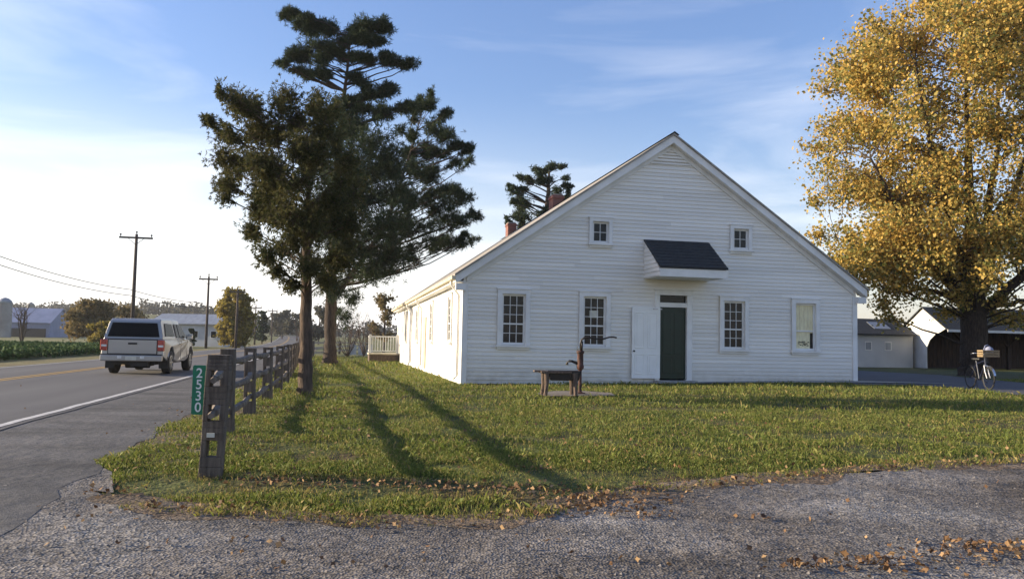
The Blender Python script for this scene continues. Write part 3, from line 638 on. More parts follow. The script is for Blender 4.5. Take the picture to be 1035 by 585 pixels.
# ------------------------------------------------------------------ split rail fence
fence = empty('split_rail_fence', G(213, 481), 0, 'weathered three-rail split rail fence running along the road shoulder', 'fence')
fp = [G(213, 481), G(229, 437), G(252, 417), G(270, 404), G(281, 394.5), G(289, 387)]
d_ = Vector((fp[-1]-fp[-3])).normalized()
for k in range(1, 9):
    q = fp[5]+Vector((-.235, .972, 0))*3.3*k; q.z = gz(q.x, q.y); fp.append(q)
O = fence.location.copy()
def split_post(p, ht, wd, yaw, bigholes, lean=(0, 0)):
    mb = MB(); c, s_ = math.cos(yaw), math.sin(yaw); dp = wd*.62
    def T(v):
        k = v.z/ht; x = v.x*(1+.05*math.sin(v.z*5+p.x)); return Vector((p.x-O.x+x*c-v.y*s_+lean[0]*k, p.y-O.y+x*s_+v.y*c+lean[1]*k, p.z-O.z+v.z))
    zs = [-.1]+[z for h0 in bigholes for z in (h0-.075, h0+.075)]+[ht-.04, ht]; hw = .052
    for z0, z1 in zip(zs, zs[1:]):
        hole = any(abs((z0+z1)/2-h0) < .01 for h0 in bigholes)
        n = 3 if not hole else 1
        for j in range(n):
            a, b = z0+(z1-z0)*j/n, z0+(z1-z0)*(j+1)/n
            tw = wd/2*(1 if b < ht else .8); bw = wd/2*(1.0+.06*(1-a/ht))
            if hole: mb.box(-bw, -hw, -dp/2, dp/2, a, b, T); mb.box(hw, bw, -dp/2, dp/2, a, b, T)
            else: mb.box(-bw, bw, -dp/2, dp/2, a, b, T)
    return mb
yaw_f = math.atan2(-4.1, 17.2)  # fence heading off +Y
holes = (.26, .59, .91)
for i, p in enumerate(fp):
    wd = .20 if i == 0 else .17
    ht = 1.13 if i == 0 else 1.04+random.uniform(-.01, .03)
    split_post(p, ht, wd, .08+.1*random.uniform(-1, 1), holes, (.04 if i == 0 else random.uniform(-.03, .03), 0)).build('post', M['oldwood'], fence, bevel=.014, seg=2)
for i in range(len(fp)-1):
    for j, hz in enumerate(holes):
        if i == 0 and j == 0: continue
        a = Vector((fp[i].x-O.x, fp[i].y-O.y, fp[i].z-O.z+hz)); b = Vector((fp[i+1].x-O.x, fp[i+1].y-O.y, fp[i+1].z-O.z+hz)); d = (b-a).normalized()
        if i == 0: a = a-d*.12
        mb = MB(); n = 7; pp = [a-d*.1+(b-a+d*.2)*q/(n-1)+Vector((random.uniform(-.012, .012), 0, -.03*math.sin(PI*q/(n-1))*(.3+random.random())+random.uniform(-.01, .01))) for q in range(n)]
        mb.tube(pp, [.03]+[.048+random.uniform(-.008, .008) for _ in range(n-2)]+[.03], 6); mb.build('rail', M['railwood'], fence)
mb = MB(); c = fp[0]-O; mb.box(c.x-.02, c.x+.05, c.y-.10, c.y-.085, .37, .41); mb.build('reflector_tag', M['paper'], fence)
# second fence, far side of the lawn
bf = [G(316, 361), G(328, 359.5), G(343, 357.5), G(358, 356), G(374, 355.5)]
fence2 = empty('back_split_rail_fence', bf[0], 0, 'sunlit pale rail fence crossing the far end of the lawn behind the thick pine trunk', 'fence')
for i, p in enumerate(bf):
    q = p-bf[0]; mb = MB(); mb.box(q.x-.09, q.x+.09, q.y-.07, q.y+.07, q.z-.05, q.z+1.15); mb.build('post', M['oldwood'], fence2)
    if i:
        a = bf[i-1]-bf[0]
        for hz in (.3, .65, 1.0): mb = MB(); mb.bar(a+Vector((0, 0, hz)), q+Vector((0, 0, hz)), .05, .13); mb.build('rail', mat('pale_sunlit_rail', (.42, .36, .28), (.3, .25, .19)) if 'palerail' not in M else M['palerail'], fence2)

# green house-number sign on the first post
sg = empty('house_number_sign', (fp[0].x-.135, fp[0].y-.03, fp[0].z+.57), .05, 'upright green house number plate reading 2530 on the nearest fence post', 'sign')
mb = MB(); mb.prism([(-.062, 0.012), (-.05, 0), (.05, 0), (.062, .012), (.062, .448), (.05, .46), (-.05, .46), (-.062, .448)], (-.004, .004), lambda u, v, w_: (u, w_, v)); mb.build('plate', M['signgreen'], sg)
mb = MB(); mb.box(.05, .16, .008, .03, .1, .13); mb.box(.05, .16, .008, .03, .34, .37); mb.build('bracket', M['metal'], sg)
for i, ch in enumerate('2530'):
    cu = bpy.data.curves.new('digit', 'FONT'); cu.body = ch; cu.size = .125; cu.align_x = 'CENTER'; cu.extrude = .0008; cu.offset = .0012
    to = bpy.data.objects.new('digit', cu); me = bpy.data.meshes.new_from_object(to); bpy.data.objects.remove(to)
    me.materials.clear(); me.materials.append(M['signwhite']); o = bpy.data.objects.new('digit', me); col.objects.link(o); o.parent = sg
    o.location = (0, -.0062, .345-i*.106); o.rotation_euler = (PI/2, 0, 0)

# ------------------------------------------------------------------ pump and trough
pp = G(586, 399); pp.z += .035
pump = empty('hand_water_pump', pp, 0, 'old rusty cast iron hand pump with long curved handle on the concrete pad', 'water pump')
mb = MB(); mb.lathe([(.13, 0), (.13, .02), (.06, .035), (.05, .05)], (0, 0, 0)); mb.tube([(0, 0, .03), (0, 0, .62)], .042, 10); mb.build('standpipe', M['rust'], pump, bevel=.0)
mb = MB(); mb.lathe([(.05, .55), (.085, .60), (.088, .66), (.075, .68), (.072, .94), (.092, .96), (.092, 1.0), (.06, 1.02)], (0, 0, 0), n=16); mb.build('cylinder', M['rust'], pump, True)
mb = MB(); mb.tube([(-.05, 0, .70), (-.12, 0, .73), (-.20, 0, .76), (-.27, 0, .76), (-.31, 0, .72), (-.315, 0, .67)], [.04, .034, .03, .028, .03, .034], 10); mb.build('spout', M['iron'], pump, True)
mb = MB(); mb.tube([(.02, 0, 1.0), (.03, 0, 1.16), (.04, 0, 1.24)], [.035, .028, .025], 8); mb.tube([(.0, 0, 1.02), (-.01, 0, 1.15), (.02, 0, 1.27), (.10, 0, 1.325), (.2, 0, 1.33), (.38, 0, 1.30), (.55, 0, 1.305), (.68, 0, 1.345), (.78, 0, 1.355), (.86, 0, 1.335)], [.016, .018, .024, .026, .024, .021, .02, .019, .018, .02], 8); mb.build('handle', M['iron'], pump, True)
mb = MB(); mb.tube([(0, 0, 1.0), (0, 0, 1.22)], .011, 8); mb.build('piston_rod', M['iron'], pump)
tp = G(566, 400.5); tp.z += .035
tr = empty('trough_bench', tp, .12, 'short wooden bench with thick legs holding a dark drain trough beside the pump', 'bench')
mb = MB(); mb.box(-.48, .22, -.26, .26, .50, .545); mb.box(-.62, -.35, -.10, .10, .52, .56); mb.build('bench_top', M['brownwood'], tr, bevel=.006)
mb = MB(); mb.prism([(-.26, .34), (.40, .34), (.46, .56), (-.34, .56)], (-.20, .20), lambda u, v, w_: (u, w_, v)); mb.build('drain_trough', M['iron'], tr, bevel=.015)
for x, y in ((-.36, -.22), (-.36, .22), (.30, -.22), (.30, .22)):
    mb = MB(); mb.tube([(x, y, .51), (x+.01, y, .25), (x+.02*(1 if x > 0 else -1), y*1.08, 0)], [.062, .05, .047], 8); mb.build('leg', M['brownwood'], tr)

# ------------------------------------------------------------------ pickup truck
rear = G(138, 380); hd_ = math.atan2(RU.y, RU.x)
tc_ = Vector((-11.75, 25.7)); yaw_t = hd_-.03
truck = empty('pickup_truck', (tc_.x, tc_.y, gz(tc_.x, tc_.y)+.016), yaw_t, 'silver-beige pickup truck with matching cap driving away along the road', 'pickup truck')
# local: x forward from the tailgate, y left, z up
def body_section(x):      # lower body half width and top height along the length
    return None
HWD = .93
def arch(cx, z0, r, n=8): return [(cx+r*math.cos(PI-PI*k/n), z0+r*math.sin(PI-PI*k/n)*1.0) for k in range(n+1)]
side = [(0.02, .55), (.55, .42)]+arch(1.12, .42, .44)+[(2.2, .36), (3.4, .36)]+arch(4.28, .42, .44)+[(5.0, .42), (5.18, .50), (5.20, .82), (5.10, .98), (4.1, 1.10), (3.85, 1.14), (.04, 1.10)]
mb = MB(); o_ = len(side)
vs = []
for wv in (-1, 1):
    for (u, v) in side: vs.append((u, wv*(HWD-(.05 if v > 1.0 else .0)-(.10 if u > 4.9 else 0)-(.03 if v < .45 else 0)), v))
# closed shell: sides as fans via polygon, strip between
mb.add(vs, [tuple(range(o_))[::-1], tuple(range(o_, 2*o_))]+[(i, (i+1) % o_, o_+(i+1) % o_, o_+i) for i in range(o_)])
body = mb.build('body', M['silver'], truck, bevel=.035, seg=3)
def loft(name, st, m, parent, bevel=.04):
    """st: list of (x, half_bottom, z_bottom, half_top, z_top)"""
    mb = MB()
    for x, hb, zb, ht_, zt in st: mb.v += [(x, -hb, zb), (x, hb, zb), (x, ht_, zt), (x, -ht_, zt)]
    for i in range(len(st)-1):
        for k in range(4): a = i*4; mb.f.append((a+k, a+(k+1) % 4, a+4+(k+1) % 4, a+4+k))
    mb.f += [(3, 2, 1, 0), tuple(len(mb.v)-4+k for k in range(4))]
    return mb.build(name, m, parent, bevel=bevel, seg=3)
def gl(name, pts, parent, m=None):
    mb = MB(); n = len(pts); mb.add(pts, [tuple(range(n))]); o = mb.build(name, m or M['carglass'], parent); 
    so = o.modifiers.new('thick', 'SOLIDIFY'); so.thickness = .012; so.offset = 0; return o
cap = loft('bed_cap', [(.06, .88, 1.09, .86, 1.12), (.20, .88, 1.09, .74, 1.66), (.34, .88, 1.09, .72, 1.74), (1.88, .88, 1.09, .70, 1.78)], M['silver'], truck)
cab = loft('cab', [(1.92, .88, 1.10, .68, 1.73), (2.15, .88, 1.10, .67, 1.77), (3.05, .88, 1.10, .66, 1.76), (3.30, .88, 1.10, .64, 1.68), (4.02, .84, 1.08, .70, 1.14)], M['silver'], truck)
def sidept(x, k, sgn, o=.014, ht_=.725): # k: 0 belt, 1 roof on the slanted side
    hb = .88; z = 1.10+k*.64; return (x, sgn*(hb+(ht_-hb)*k+o), z)
gl('rear_window', [(.065, -.76, 1.17), (.065, .76, 1.17), (.175, .655, 1.61), (.175, -.655, 1.61)], cap)
for s_ in (-1, 1):
    gl('side_window', [sidept(.42, .16, s_), sidept(1.72, .16, s_), sidept(1.62, .80, s_), sidept(.62, .80, s_)], cap)
    gl('side_window', [*[sidept(a, b, s_, .014, .69) for a, b in ((2.02, .10), (2.42, .10), (2.42, .82), (2.10, .82))]], cab)
    gl('side_window', [*[sidept(a, b, s_, .014, .69) for a, b in ((2.52, .10), (3.68, .08), (3.20, .78), (2.55, .82))]], cab)
    mb = MB(); mb.box(3.42, 3.56, s_*.93-.02*s_, s_*1.12, 1.12, 1.28); mb.build('mirror', M['silver'], truck, bevel=.02)
    mb = MB(); mb.box(3.414, 3.419, min(s_*.95, s_*1.10), max(s_*.95, s_*1.10), 1.14, 1.26); mb.build('mirror_glass', M['chrome'], truck)
    mb = MB(); y0, y1 = sorted((s_*.73, s_*.935)); mb.box(-.025, .08, y0, y1, .74, 1.08); tl = mb.build('taillight', M['taillight'], truck, bevel=.015)
    mb = MB(); y0, y1 = sorted((s_*.75, s_*.90)); mb.box(-.03, .0, y0, y1, .86, .92); mb.build('reversing_lens', M['lampwhite'], tl)
    mb = MB(); mb.box(2.50, 2.52, s_*.935-.004, s_*.935+.004, .45, 1.08); mb.box(3.52, 3.54, s_*.935-.004, s_*.935+.004, .45, 1.08); mb.build('door_seam', M['black'], truck)
    mb = MB(); mb.box(3.35-.95, 3.35-.78, s_*.935-.018, s_*.935+.018, .94, .975); mb.build('door_handle', M['silver'], truck)
gl('windscreen', [(3.36, -.60, 1.66), (3.36, .60, 1.66), (3.96, .72, 1.20), (3.96, -.72, 1.20)], cab)
mb = MB(); mb.box(-.012, .03, -.71, .71, .64, 1.08); tg = mb.build('tailgate', M['silver'], truck, bevel=.012)
mb = MB(); mb.box(-.008, .03, -.725, .725, .625, 1.095); mb.build('tailgate_gap', M['black'], truck)
mb = MB(); mb.box(-.03, -.010, -.13, .13, .93, .99); mb.build('tailgate_handle', M['black'], tg)
mb = MB(); mb.box(-.16, .02, -.90, .90, .42, .60); mb.build('rear_bumper', mat('dull_bumper', (.42, .40, .37), (.36, .34, .31), 3, .4, metal=.4), truck, bevel=.03, seg=2)
mb = MB(); mb.box(-.10, .02, -.88, .88, .60, .635); mb.build('bumper_pad', M['black'], truck)
mb = MB(); mb.box(-.17, -.162, -.16, .16, .45, .57); mb.build('licence_plate', M['paper'], truck)
for y in (-.33, .33): mb = MB(); mb.box(-.175, -.16, y-.06, y+.06, .50, .58); mb.build('bumper_lamp', M['lampwhite'], truck)
mb = MB(); mb.box(.3, 4.9, -.6, .6, .30, .55); mb.box(.05, .9, -.45, .05, .26, .44); mb.build('underbody', M['black'], truck)
mb = MB(); mb.lathe([(.16, -.35), (.16, .35)], (.75, 0, .34), 'y', 14); mb.build('spare_wheel', M['tyre'], truck)
for x in (1.12, 4.28):
    for s_ in (-1, 1):
        mb = MB(); c = (x, s_*.80, .365); mb.lathe([(.22, -.12), (.32, -.125), (.362, -.10), (.366, 0), (.362, .10), (.32, .125), (.22, .12)], c, 'y', 28); wh = mb.build('wheel', M['tyre'], truck, True)
        mb = MB(); mb.lathe([(.225, 0), (.225, .126*s_), (.20, .13*s_), (.19, .09*s_), (.06, .10*s_), (.05, .13*s_)], c, 'y', 24); 
        for k in range(6):
            a = k*PI/3; mb.bar((x+.05*math.cos(a), s_*.91, .365+.05*math.sin(a)), (x+.2*math.cos(a), s_*.92, .365+.2*math.sin(a)), .05, .03, (0, 1, 0))
        mb.build('rim', M['alloy'], wh)
        if x < 2: mb = MB(); y0, y1 = sorted((s_*.66, s_*.93)); mb.box(.58, .60, y0, y1, .18, .55); mb.build('mud_flap', M['black'], truck)

# ------------------------------------------------------------------ bicycle with crate
bp_ = G(990, 393.5)
bike = empty('bicycle', (bp_.x, bp_.y, bp_.z+.01), -1.62, 'dark city bicycle with a pale front fork parked on the lane under the golden tree', 'bicycle')
# local x: forward; the front wheel points towards the camera and left
def wheel(cx):
    mb = MB(); N = 32
    ring = [(cx+.33*math.cos(2*PI*k/N), 0, .35+.33*math.sin(2*PI*k/N)) for k in range(N+1)]; mb.tube(ring, .022, 6, False); w_ = mb.build('wheel', M['tyre'], bike, True)
    mb = MB(); ring = [(cx+.305*math.cos(2*PI*k/N), 0, .35+.305*math.sin(2*PI*k/N)) for k in range(N+1)]; mb.tube(ring, .010, 6, False); mb.build('rim', M['wheelrim'], w_, True)
    mb = MB(); [mb.tube([(cx, .02*(-1)**k, .35), (cx+.3*math.cos(k*PI/10), 0, .35+.3*math.sin(k*PI/10))], .0016, 3, False) for k in range(20)]; mb.tube([(cx, -.05, .35), (cx, .05, .35)], .02, 8); mb.build('spokes', M['wheelrim'], w_)
bike.scale = (.9, .9, .9)
wheel(.55); wheel(-.53)
mb = MB(); bb = (0.0, 0, .30)
for a, b in (((-.53, .0, .35), bb), (bb, (-.17, 0, .86)), (bb, (.37, 0, .80)), ((-.15, 0, .78), (.35, 0, .88)), ((-.53, 0, .35), (-.15, 0, .78))): mb.tube([a, b], .017, 8)
mb.tube([(.34, 0, .94), (.38, 0, .74)], .022, 8); mb.build('frame', M['bikeframe'], bike)
mb = MB(); mb.tube([(.385, .045, .73), (.44, .05, .55), (.55, .05, .35)], .014, 8); mb.tube([(.385, -.045, .73), (.44, -.05, .55), (.55, -.05, .35)], .014, 8); mb.tube([(.385, -.05, .73), (.385, .05, .73)], .018, 8); mb.build('front_fork', mat('white_fork_paint', (.7, .7, .72), (.6, .6, .62), 4, .3), bike)
for cx, a0, a1 in ((.55, .25, 1.9), (-.53, .6, 2.9)):
    mb = MB(); N = 14
    for k in range(N):
        b0, b1 = a0+(a1-a0)*k/N, a0+(a1-a0)*(k+1)/N; q = .372
        mb.add([(cx+q*math.cos(b0), -.03, .35+q*math.sin(b0)), (cx+q*math.cos(b0), .03, .35+q*math.sin(b0)), (cx+q*math.cos(b1), .03, .35+q*math.sin(b1)), (cx+q*math.cos(b1), -.03, .35+q*math.sin(b1))], [(0, 1, 2, 3)])
    o = mb.build('mudguard', M['chrome'] if cx > 0 else M['black'], bike); so = o.modifiers.new('t', 'SOLIDIFY'); so.thickness = .004
mb = MB(); mb.tube([(.34, 0, .94), (.33, 0, 1.06), (.33, .12, 1.10), (.28, .28, 1.10), (.16, .32, 1.08)], .012, 8); mb.tube([(.33, 0, 1.06), (.33, -.12, 1.10), (.28, -.28, 1.10), (.16, -.32, 1.08)], .012, 8); mb.build('handlebar', M['chrome'], bike, True)
mb = MB(); mb.prism([(-.30, -.08), (-.30, .08), (-.18, .09), (-.02, .025), (.02, 0), (-.02, -.025), (-.18, -.09)], (.90, .95), lambda u, v, w_: (u, v, w_)); mb.tube([(-.18, 0, .84), (-.19, 0, .91)], .014, 8); mb.build('saddle', M['black'], bike, bevel=.01)
mb = MB(); mb.tube([(0, -.06, .30), (0, .06, .30)], .02, 8); mb.bar((0, .06, .30), (.15, .06, .22), .015, .02); mb.bar((0, -.06, .30), (-.15, -.06, .38), .015, .02); mb.box(.10, .20, .06, .14, .21, .23); mb.box(-.20, -.10, -.14, -.06, .37, .39); mb.tube([(-.35, .08, .32), (-.42, .15, .012)], .009, 6); mb.build('cranks_and_stand', M['iron'], bike)
ct = empty('bicycle_crate', bike.location+Vector((0, 0, .90)), bike.rotation_euler.z, 'straw-coloured slatted crate strapped over the bicycle handlebars with a pale bag on top', 'crate')
mb = MB(); 
for z0 in (0, .072, .144):
    mb.box(.40, .71, -.27, -.255, z0, z0+.055); mb.box(.40, .71, .255, .27, z0, z0+.055); mb.box(.385, .40, -.27, .27, z0, z0+.055); mb.box(.71, .725, -.27, .27, z0, z0+.055)
mb.box(.39, .72, -.26, .26, -.01, 0)
for x in (.402, .695):
    for y in (-.254, .24): mb.box(x, x+.014, y, y+.014, 0, .2)
mb.build('crate_box', M['crate'], ct); ct.scale = (.9, .82, .9)
mb = MB(); mb.lathe([(.02, .10), (.12, .12), (.14, .19), (.10, .27), (.03, .31)], (.56, .02, 0), n=12); mb.tube([(.50, -.12, .2), (.46, -.05, .32), (.42, .06, .36), (.44, .14, .28)], .018, 6); mb.build('bag', M['straps'], ct, True)

# ------------------------------------------------------------------ utility poles and lines
def pole(px, pyb, d, ptop, arm, label, r=.16, twist=0):
    b = D(px, 340, d); b.z = gz(b.x, b.y); ht_ = D(px, ptop, d).z-b.z
    o = empty('utility_pole', b, .22+twist, label, 'utility pole', 'utility poles along the far side of the road')
    mb = MB(); mb.tube([(0, 0, -.3), (0, 0, ht_*.5), (0, 0, ht_)], [r, r*.85, r*.65], 10); mb.build('pole', M['polewood'], o, True)
    a = arm/2; mb = MB(); mb.box(-a, a, -.06-r, -r+.06, ht_-.45, ht_-.28); mb.bar((-.7, -r, ht_-.42), (0, -r, ht_-1.0), .04, .04, (0, 1, 0)); mb.bar((.7, -r, ht_-.42), (0, -r, ht_-1.0), .04, .04, (0, 1, 0)); mb.build('crossarm', M['polewood'], o)
    for x in (-a+.12, 0, a-.12): mb = MB(); zb = ht_-.28 if x else ht_; mb.lathe([(.03, 0), (.03, .1), (.09, .12), (.09, .2), (.05, .27)], (x, -r if x else 0, zb), n=8); mb.build('insulator', M['iron'], o)
    return o, ht_
P1, h1 = pole(133, 352, 76, 236.5, 2.9, 'nearest and tallest utility pole, rising behind the pickup truck', .19)
P2, h2 = pole(208.5, 354, 95, 279, 2.1, 'utility pole in front of the grey barn, second nearest along the road')
P3, h3 = pole(238.5, 356, 100, 292, 1.9, 'thick utility pole standing in front of the yellow tree', .17)
P4, h4 = pole(257.5, 351, 150, 309, 2.1, 'thin utility pole between the yellow tree and the dark spruce')
P5, h5 = pole(274.5, 348, 185, 312.5, 2.2, 'thin farthest utility pole just right of the dark spruce')
def wire(a, b, sag, label):
    a, b = Vector(a), Vector(b); n = 24; o = MB(); loc = a.copy()
    o.tube([(a-loc)+(b-a)*k/n+Vector((0, 0, -sag*4*(k/n)*(1-k/n))) for k in range(n+1)], .032, 5); w_ = o.build('overhead_cable', M['wire']); w_.location = loc; tag(w_, label, 'cable', 'cables strung between the poles')
q2 = P2.location; a1 = D(205, 306, 94); a2 = D(205.5, 311, 94.3); b1 = D(131.5, 292.5, 75.6); b2 = D(131.5, 298.5, 75.6); c1 = D(-60, 236, 52); c2 = D(-60, 246, 52)
wire(b1, a1, .25, 'upper cable between the tallest pole and the pole by the barn'); wire(b2, a2, .25, 'lower cable between the tallest pole and the pole by the barn')
wire(c1, b1, .5, 'upper cable from the left edge to the tallest pole'); wire(c2, b2, .5, 'lower cable from the left edge to the tallest pole')

# ------------------------------------------------------------------ trees
def leafcloud(P, s0, s1, aspect, droop=0.0, along=None, al=0.0):
    P = np.asarray(P, float); n = len(P); s = (s0+(s1-s0)*rng.random(n))[:, None]
    d = rng.normal(size=(n, 3))
    if along is not None: d = d*(1-al)+np.asarray(along)*al*1.7
    d[:, 2] -= droop*(1-al); d /= np.linalg.norm(d, axis=1)[:, None]
    e = rng.normal(size=(n, 3)); e -= (e*d).sum(1)[:, None]*d; e /= np.linalg.norm(e, axis=1)[:, None]
    v = np.stack([P-d*s/2, P-e*s*aspect/2, P+d*s/2, P+e*s*aspect/2], 1)
    f = np.arange(n*4).reshape(n, 4); return v.reshape(-1, 3), f
def limb(mb, a, b, r0, r1, bend=.12, n=6, sides=6, sagz=0):
    a, b = Vector(a), Vector(b); L_ = (b-a).length; off = Vector((random.uniform(-1, 1), random.uniform(-1, 1), random.uniform(-.3, .6)))*L_*bend
    pts_ = [a.lerp(b, k/n)+off*math.sin(PI*k/n)+Vector((0, 0, sagz*math.sin(PI*k/n)))+Vector((random.uniform(-1, 1), random.uniform(-1, 1), random.uniform(-1, 1)))*L_*.015*(0 < k < n) for k in range(n+1)]
    mb.tube(pts_, [r0+(r1-r0)*k/n for k in range(n+1)], sides, False); return pts_
def tree(name, label, cat, base, trunk, clumps, leafm, barkm, leaf, aspect=.5, group=None, twigs=9, per=30, spread=.35, flat=1.0, droop=0, limb_r=.05, al=0.0, upturn=0.0, shellbias=.6, low=.35, scaffold=None, tw0=(3, 6), tuft=0):
    """trunk: [(x,y,z,r)] relative to base; clumps: [(vec, rx, rz, weight)] relative"""
    root = empty(name, base, 0, label, cat, group); mb = MB()
    tp_ = [Vector(t[:3]) for t in trunk]; tr_ = [t[3] for t in trunk]
    # refine trunk with wobble
    P, R = [], []
    for i in range(len(tp_)-1):
        for k in range(5): f = k/5; P.append(tp_[i].lerp(tp_[i+1], f)+Vector((random.uniform(-1, 1), random.uniform(-1, 1), 0))*tr_[i]*.12); R.append(tr_[i]*(1-f)+tr_[i+1]*f)
    P.append(tp_[-1]); R.append(tr_[-1]); mb.tube(P, R, 12)
    for (sp, srr) in (scaffold or []):
        mb.tube(sp, srr, 9, False); P = P+sp[2:]; R = R+srr[2:]
    lv = []; dr = []
    for (c, rx, rz, wgt) in clumps:
        c = Vector(c)
        # attach limb on the trunk below the clump
        best = min(range(len(P)), key=lambda i: (P[i]-c).length+(3.0 if P[i].z > c.z-low*((P[i]-c).xy.length) else 0)+.0*i)
        st = P[best]; r0 = min(R[best]*.55, limb_r*(1+(c-st).length*.12))
        path = limb(mb, st, c, r0, max(.012, r0*.3), .08, sagz=upturn*-.1*(c-st).length)
        outd = (c-st); outd.z *= .3; outd = outd.normalized() if outd.length > .01 else Vector((1, 0, 0))
        nt_ = max(3, int(twigs*wgt))
        for _ in range(nt_):
            u = Vector((random.gauss(0, 1), random.gauss(0, 1), random.gauss(0, 1)*flat)); u.normalize(); u = (u+outd*.25); u.z += upturn*.4
            q = random.random()**(1-shellbias*.8)
            e_ = c+Vector((u.x*rx*q, u.y*rx*q, u.z*rz*q)); s0 = path[random.randint(*tw0)]
            mb.tube([s0, s0.lerp(e_, .5)+Vector((0, 0, .03)), e_], [max(.006, r0*.18), max(.005, r0*.1), .004], 4, False)
            k = per; tt = rng.random((k, 1))**.6; pth = np.array(s0)*(1-tt)+np.array(e_)*tt
            sp__ = spread*min(rx, rz*2)
            g_ = rng.normal(size=(k, 3))*np.array([sp__, sp__, sp__*max(.5, flat)])*(.35+.65*tt)
            dd_ = np.array(u)/max(.1, u.length)
            if tuft:                         # needles radiate from tuft centres on the twigs
                ce = np.repeat((pth+g_)[:max(1, k//tuft)], tuft, 0); nd = rng.normal(size=ce.shape)+dd_*.9; nd[:, 2] += .35*upturn-.5*droop; nd /= np.linalg.norm(nd, axis=1)[:, None]
                lv.append(ce+nd*leaf*.42); dr.append(nd)
            else: lv.append(pth+g_); dr.append(np.repeat(dd_[None], k, 0))
    mb.build('trunk', barkm, root, True)
    if lv:
        P_ = np.concatenate(lv); v, f = leafcloud(P_, leaf*.6, leaf*1.35, aspect, droop, np.concatenate(dr), al)
        fc = np.concatenate([f[:, [0, 1, 2]], f[:, [0, 2, 3]]]); npmesh('crown', v, fc, leafm, root)
    return root
def pxclumps(base, d, lst, jit=.5):
    """(px, py, rx_px, ry_px, weight[, depth shift]) -> clumps relative to base"""
    o = []
    for c in lst:
        dd = d+(c[5] if len(c) > 5 else random.uniform(-jit, jit)); k = d/F
        p = D(c[0], c[1], dd); o.append((p-Vector(base), c[2]*k, c[3]*k, c[4]))
    return o

def explode(lst, k, f=.62, w=.55):
    o = []
    for c in lst:
        for _ in range(k if c[1] < 260 else 1):
            a = random.random()*2*PI; q = .25+.75*random.random(); o.append((c[0]+math.cos(a)*c[2]*q, c[1]+math.sin(a)*c[3]*q, c[2]*f*random.uniform(.7, 1.25), c[3]*f*random.uniform(.7, 1.25), c[4]*w)+tuple(c[5:]))
    return o
# cedar: the nearest of the roadside trees
cb = G(308, 398); cd = cb.y; kc = cd/F
cl = [(222, 127, 14, 14, 1), (214, 118, 7, 8, .5), (240, 97, 16, 11, 1.1), (229, 92, 9, 6, .6), (262, 106, 18, 12, 1.3), (288, 102, 18, 12, 1.2), (305, 112, 18, 14, 1.2), (326, 108, 14, 12, .9),
      (246, 128, 18, 14, 1.3), (275, 130, 22, 16, 1.6), (305, 140, 20, 16, 1.5), (238, 155, 16, 12, 1.1), (262, 160, 20, 16, 1.5), (292, 168, 22, 16, 1.6), (322, 165, 18, 18, 1.3), (238, 186, 16, 13, 1.1), (232, 196, 10, 8, .6),
      (262, 192, 20, 15, 1.5), (292, 200, 22, 16, 1.6), (320, 200, 18, 18, 1.3), (255, 214, 14, 12, 1), (280, 226, 20, 15, 1.5), (310, 232, 20, 16, 1.5), (258, 238, 12, 10, .8), (274, 250, 16, 11, 1.1), (268, 264, 10, 8, .6),
      (300, 260, 18, 12, 1.3), (325, 262, 16, 14, 1.1), (284, 276, 14, 9, .8), (318, 284, 14, 9, .7), (340, 240, 16, 20, 1.2), (345, 190, 16, 20, 1.2), (340, 150, 14, 16, 1)]
frontc = [(300, 150, 20, 18, 1.3, -1.0), (300, 185, 22, 20, 1.5, -1.1), (318, 225, 20, 18, 1.4, -1.0), (296, 245, 18, 16, 1.2, -.9), (312, 270, 18, 13, 1.2, -.8), (330, 280, 14, 12, .9, -.3), (296, 286, 12, 8, .7, -.5), (325, 130, 18, 16, 1.3, -.8), (335, 205, 18, 18, 1.3, -.6), (345, 262, 14, 14, 1, 0), (270, 175, 20, 18, 1.3, -.6), (286, 215, 20, 18, 1.4, -.7), (355, 225, 14, 16, 1, 0), (350, 165, 14, 16, 1, 0)]
cl = pxclumps(cb, cd, [(x, y, rx*1.1, ry*1.35, w_, random.uniform(-1.2, 1.2)) for x, y, rx, ry, w_ in explode(cl, 2, .78, .85)]+[c[:4]+(c[4]*1.3, c[5]) for c in frontc])
tk = [(0, 0, -.1, .21), (.0, .0, .15, .165), (-.03, .05, 1.2, .14), (-.08, .1, 2.6, .115), (-.12, .1, 4.0, .075), (-.1, .1, 5.2, .03), (-.05, .1, 5.9, .01)]
tree('cedar_tree', 'olive-green shaggy cedar with a sunlit trunk standing at the end of the near fence', 'tree', cb, tk, cl, M['needles'], M['bark2'], .095, .20, 'trees between the road and the house', twigs=28, per=62, spread=.31, flat=1.25, droop=.6, limb_r=.018, al=.9, shellbias=.75, tw0=(5, 6), tuft=8)
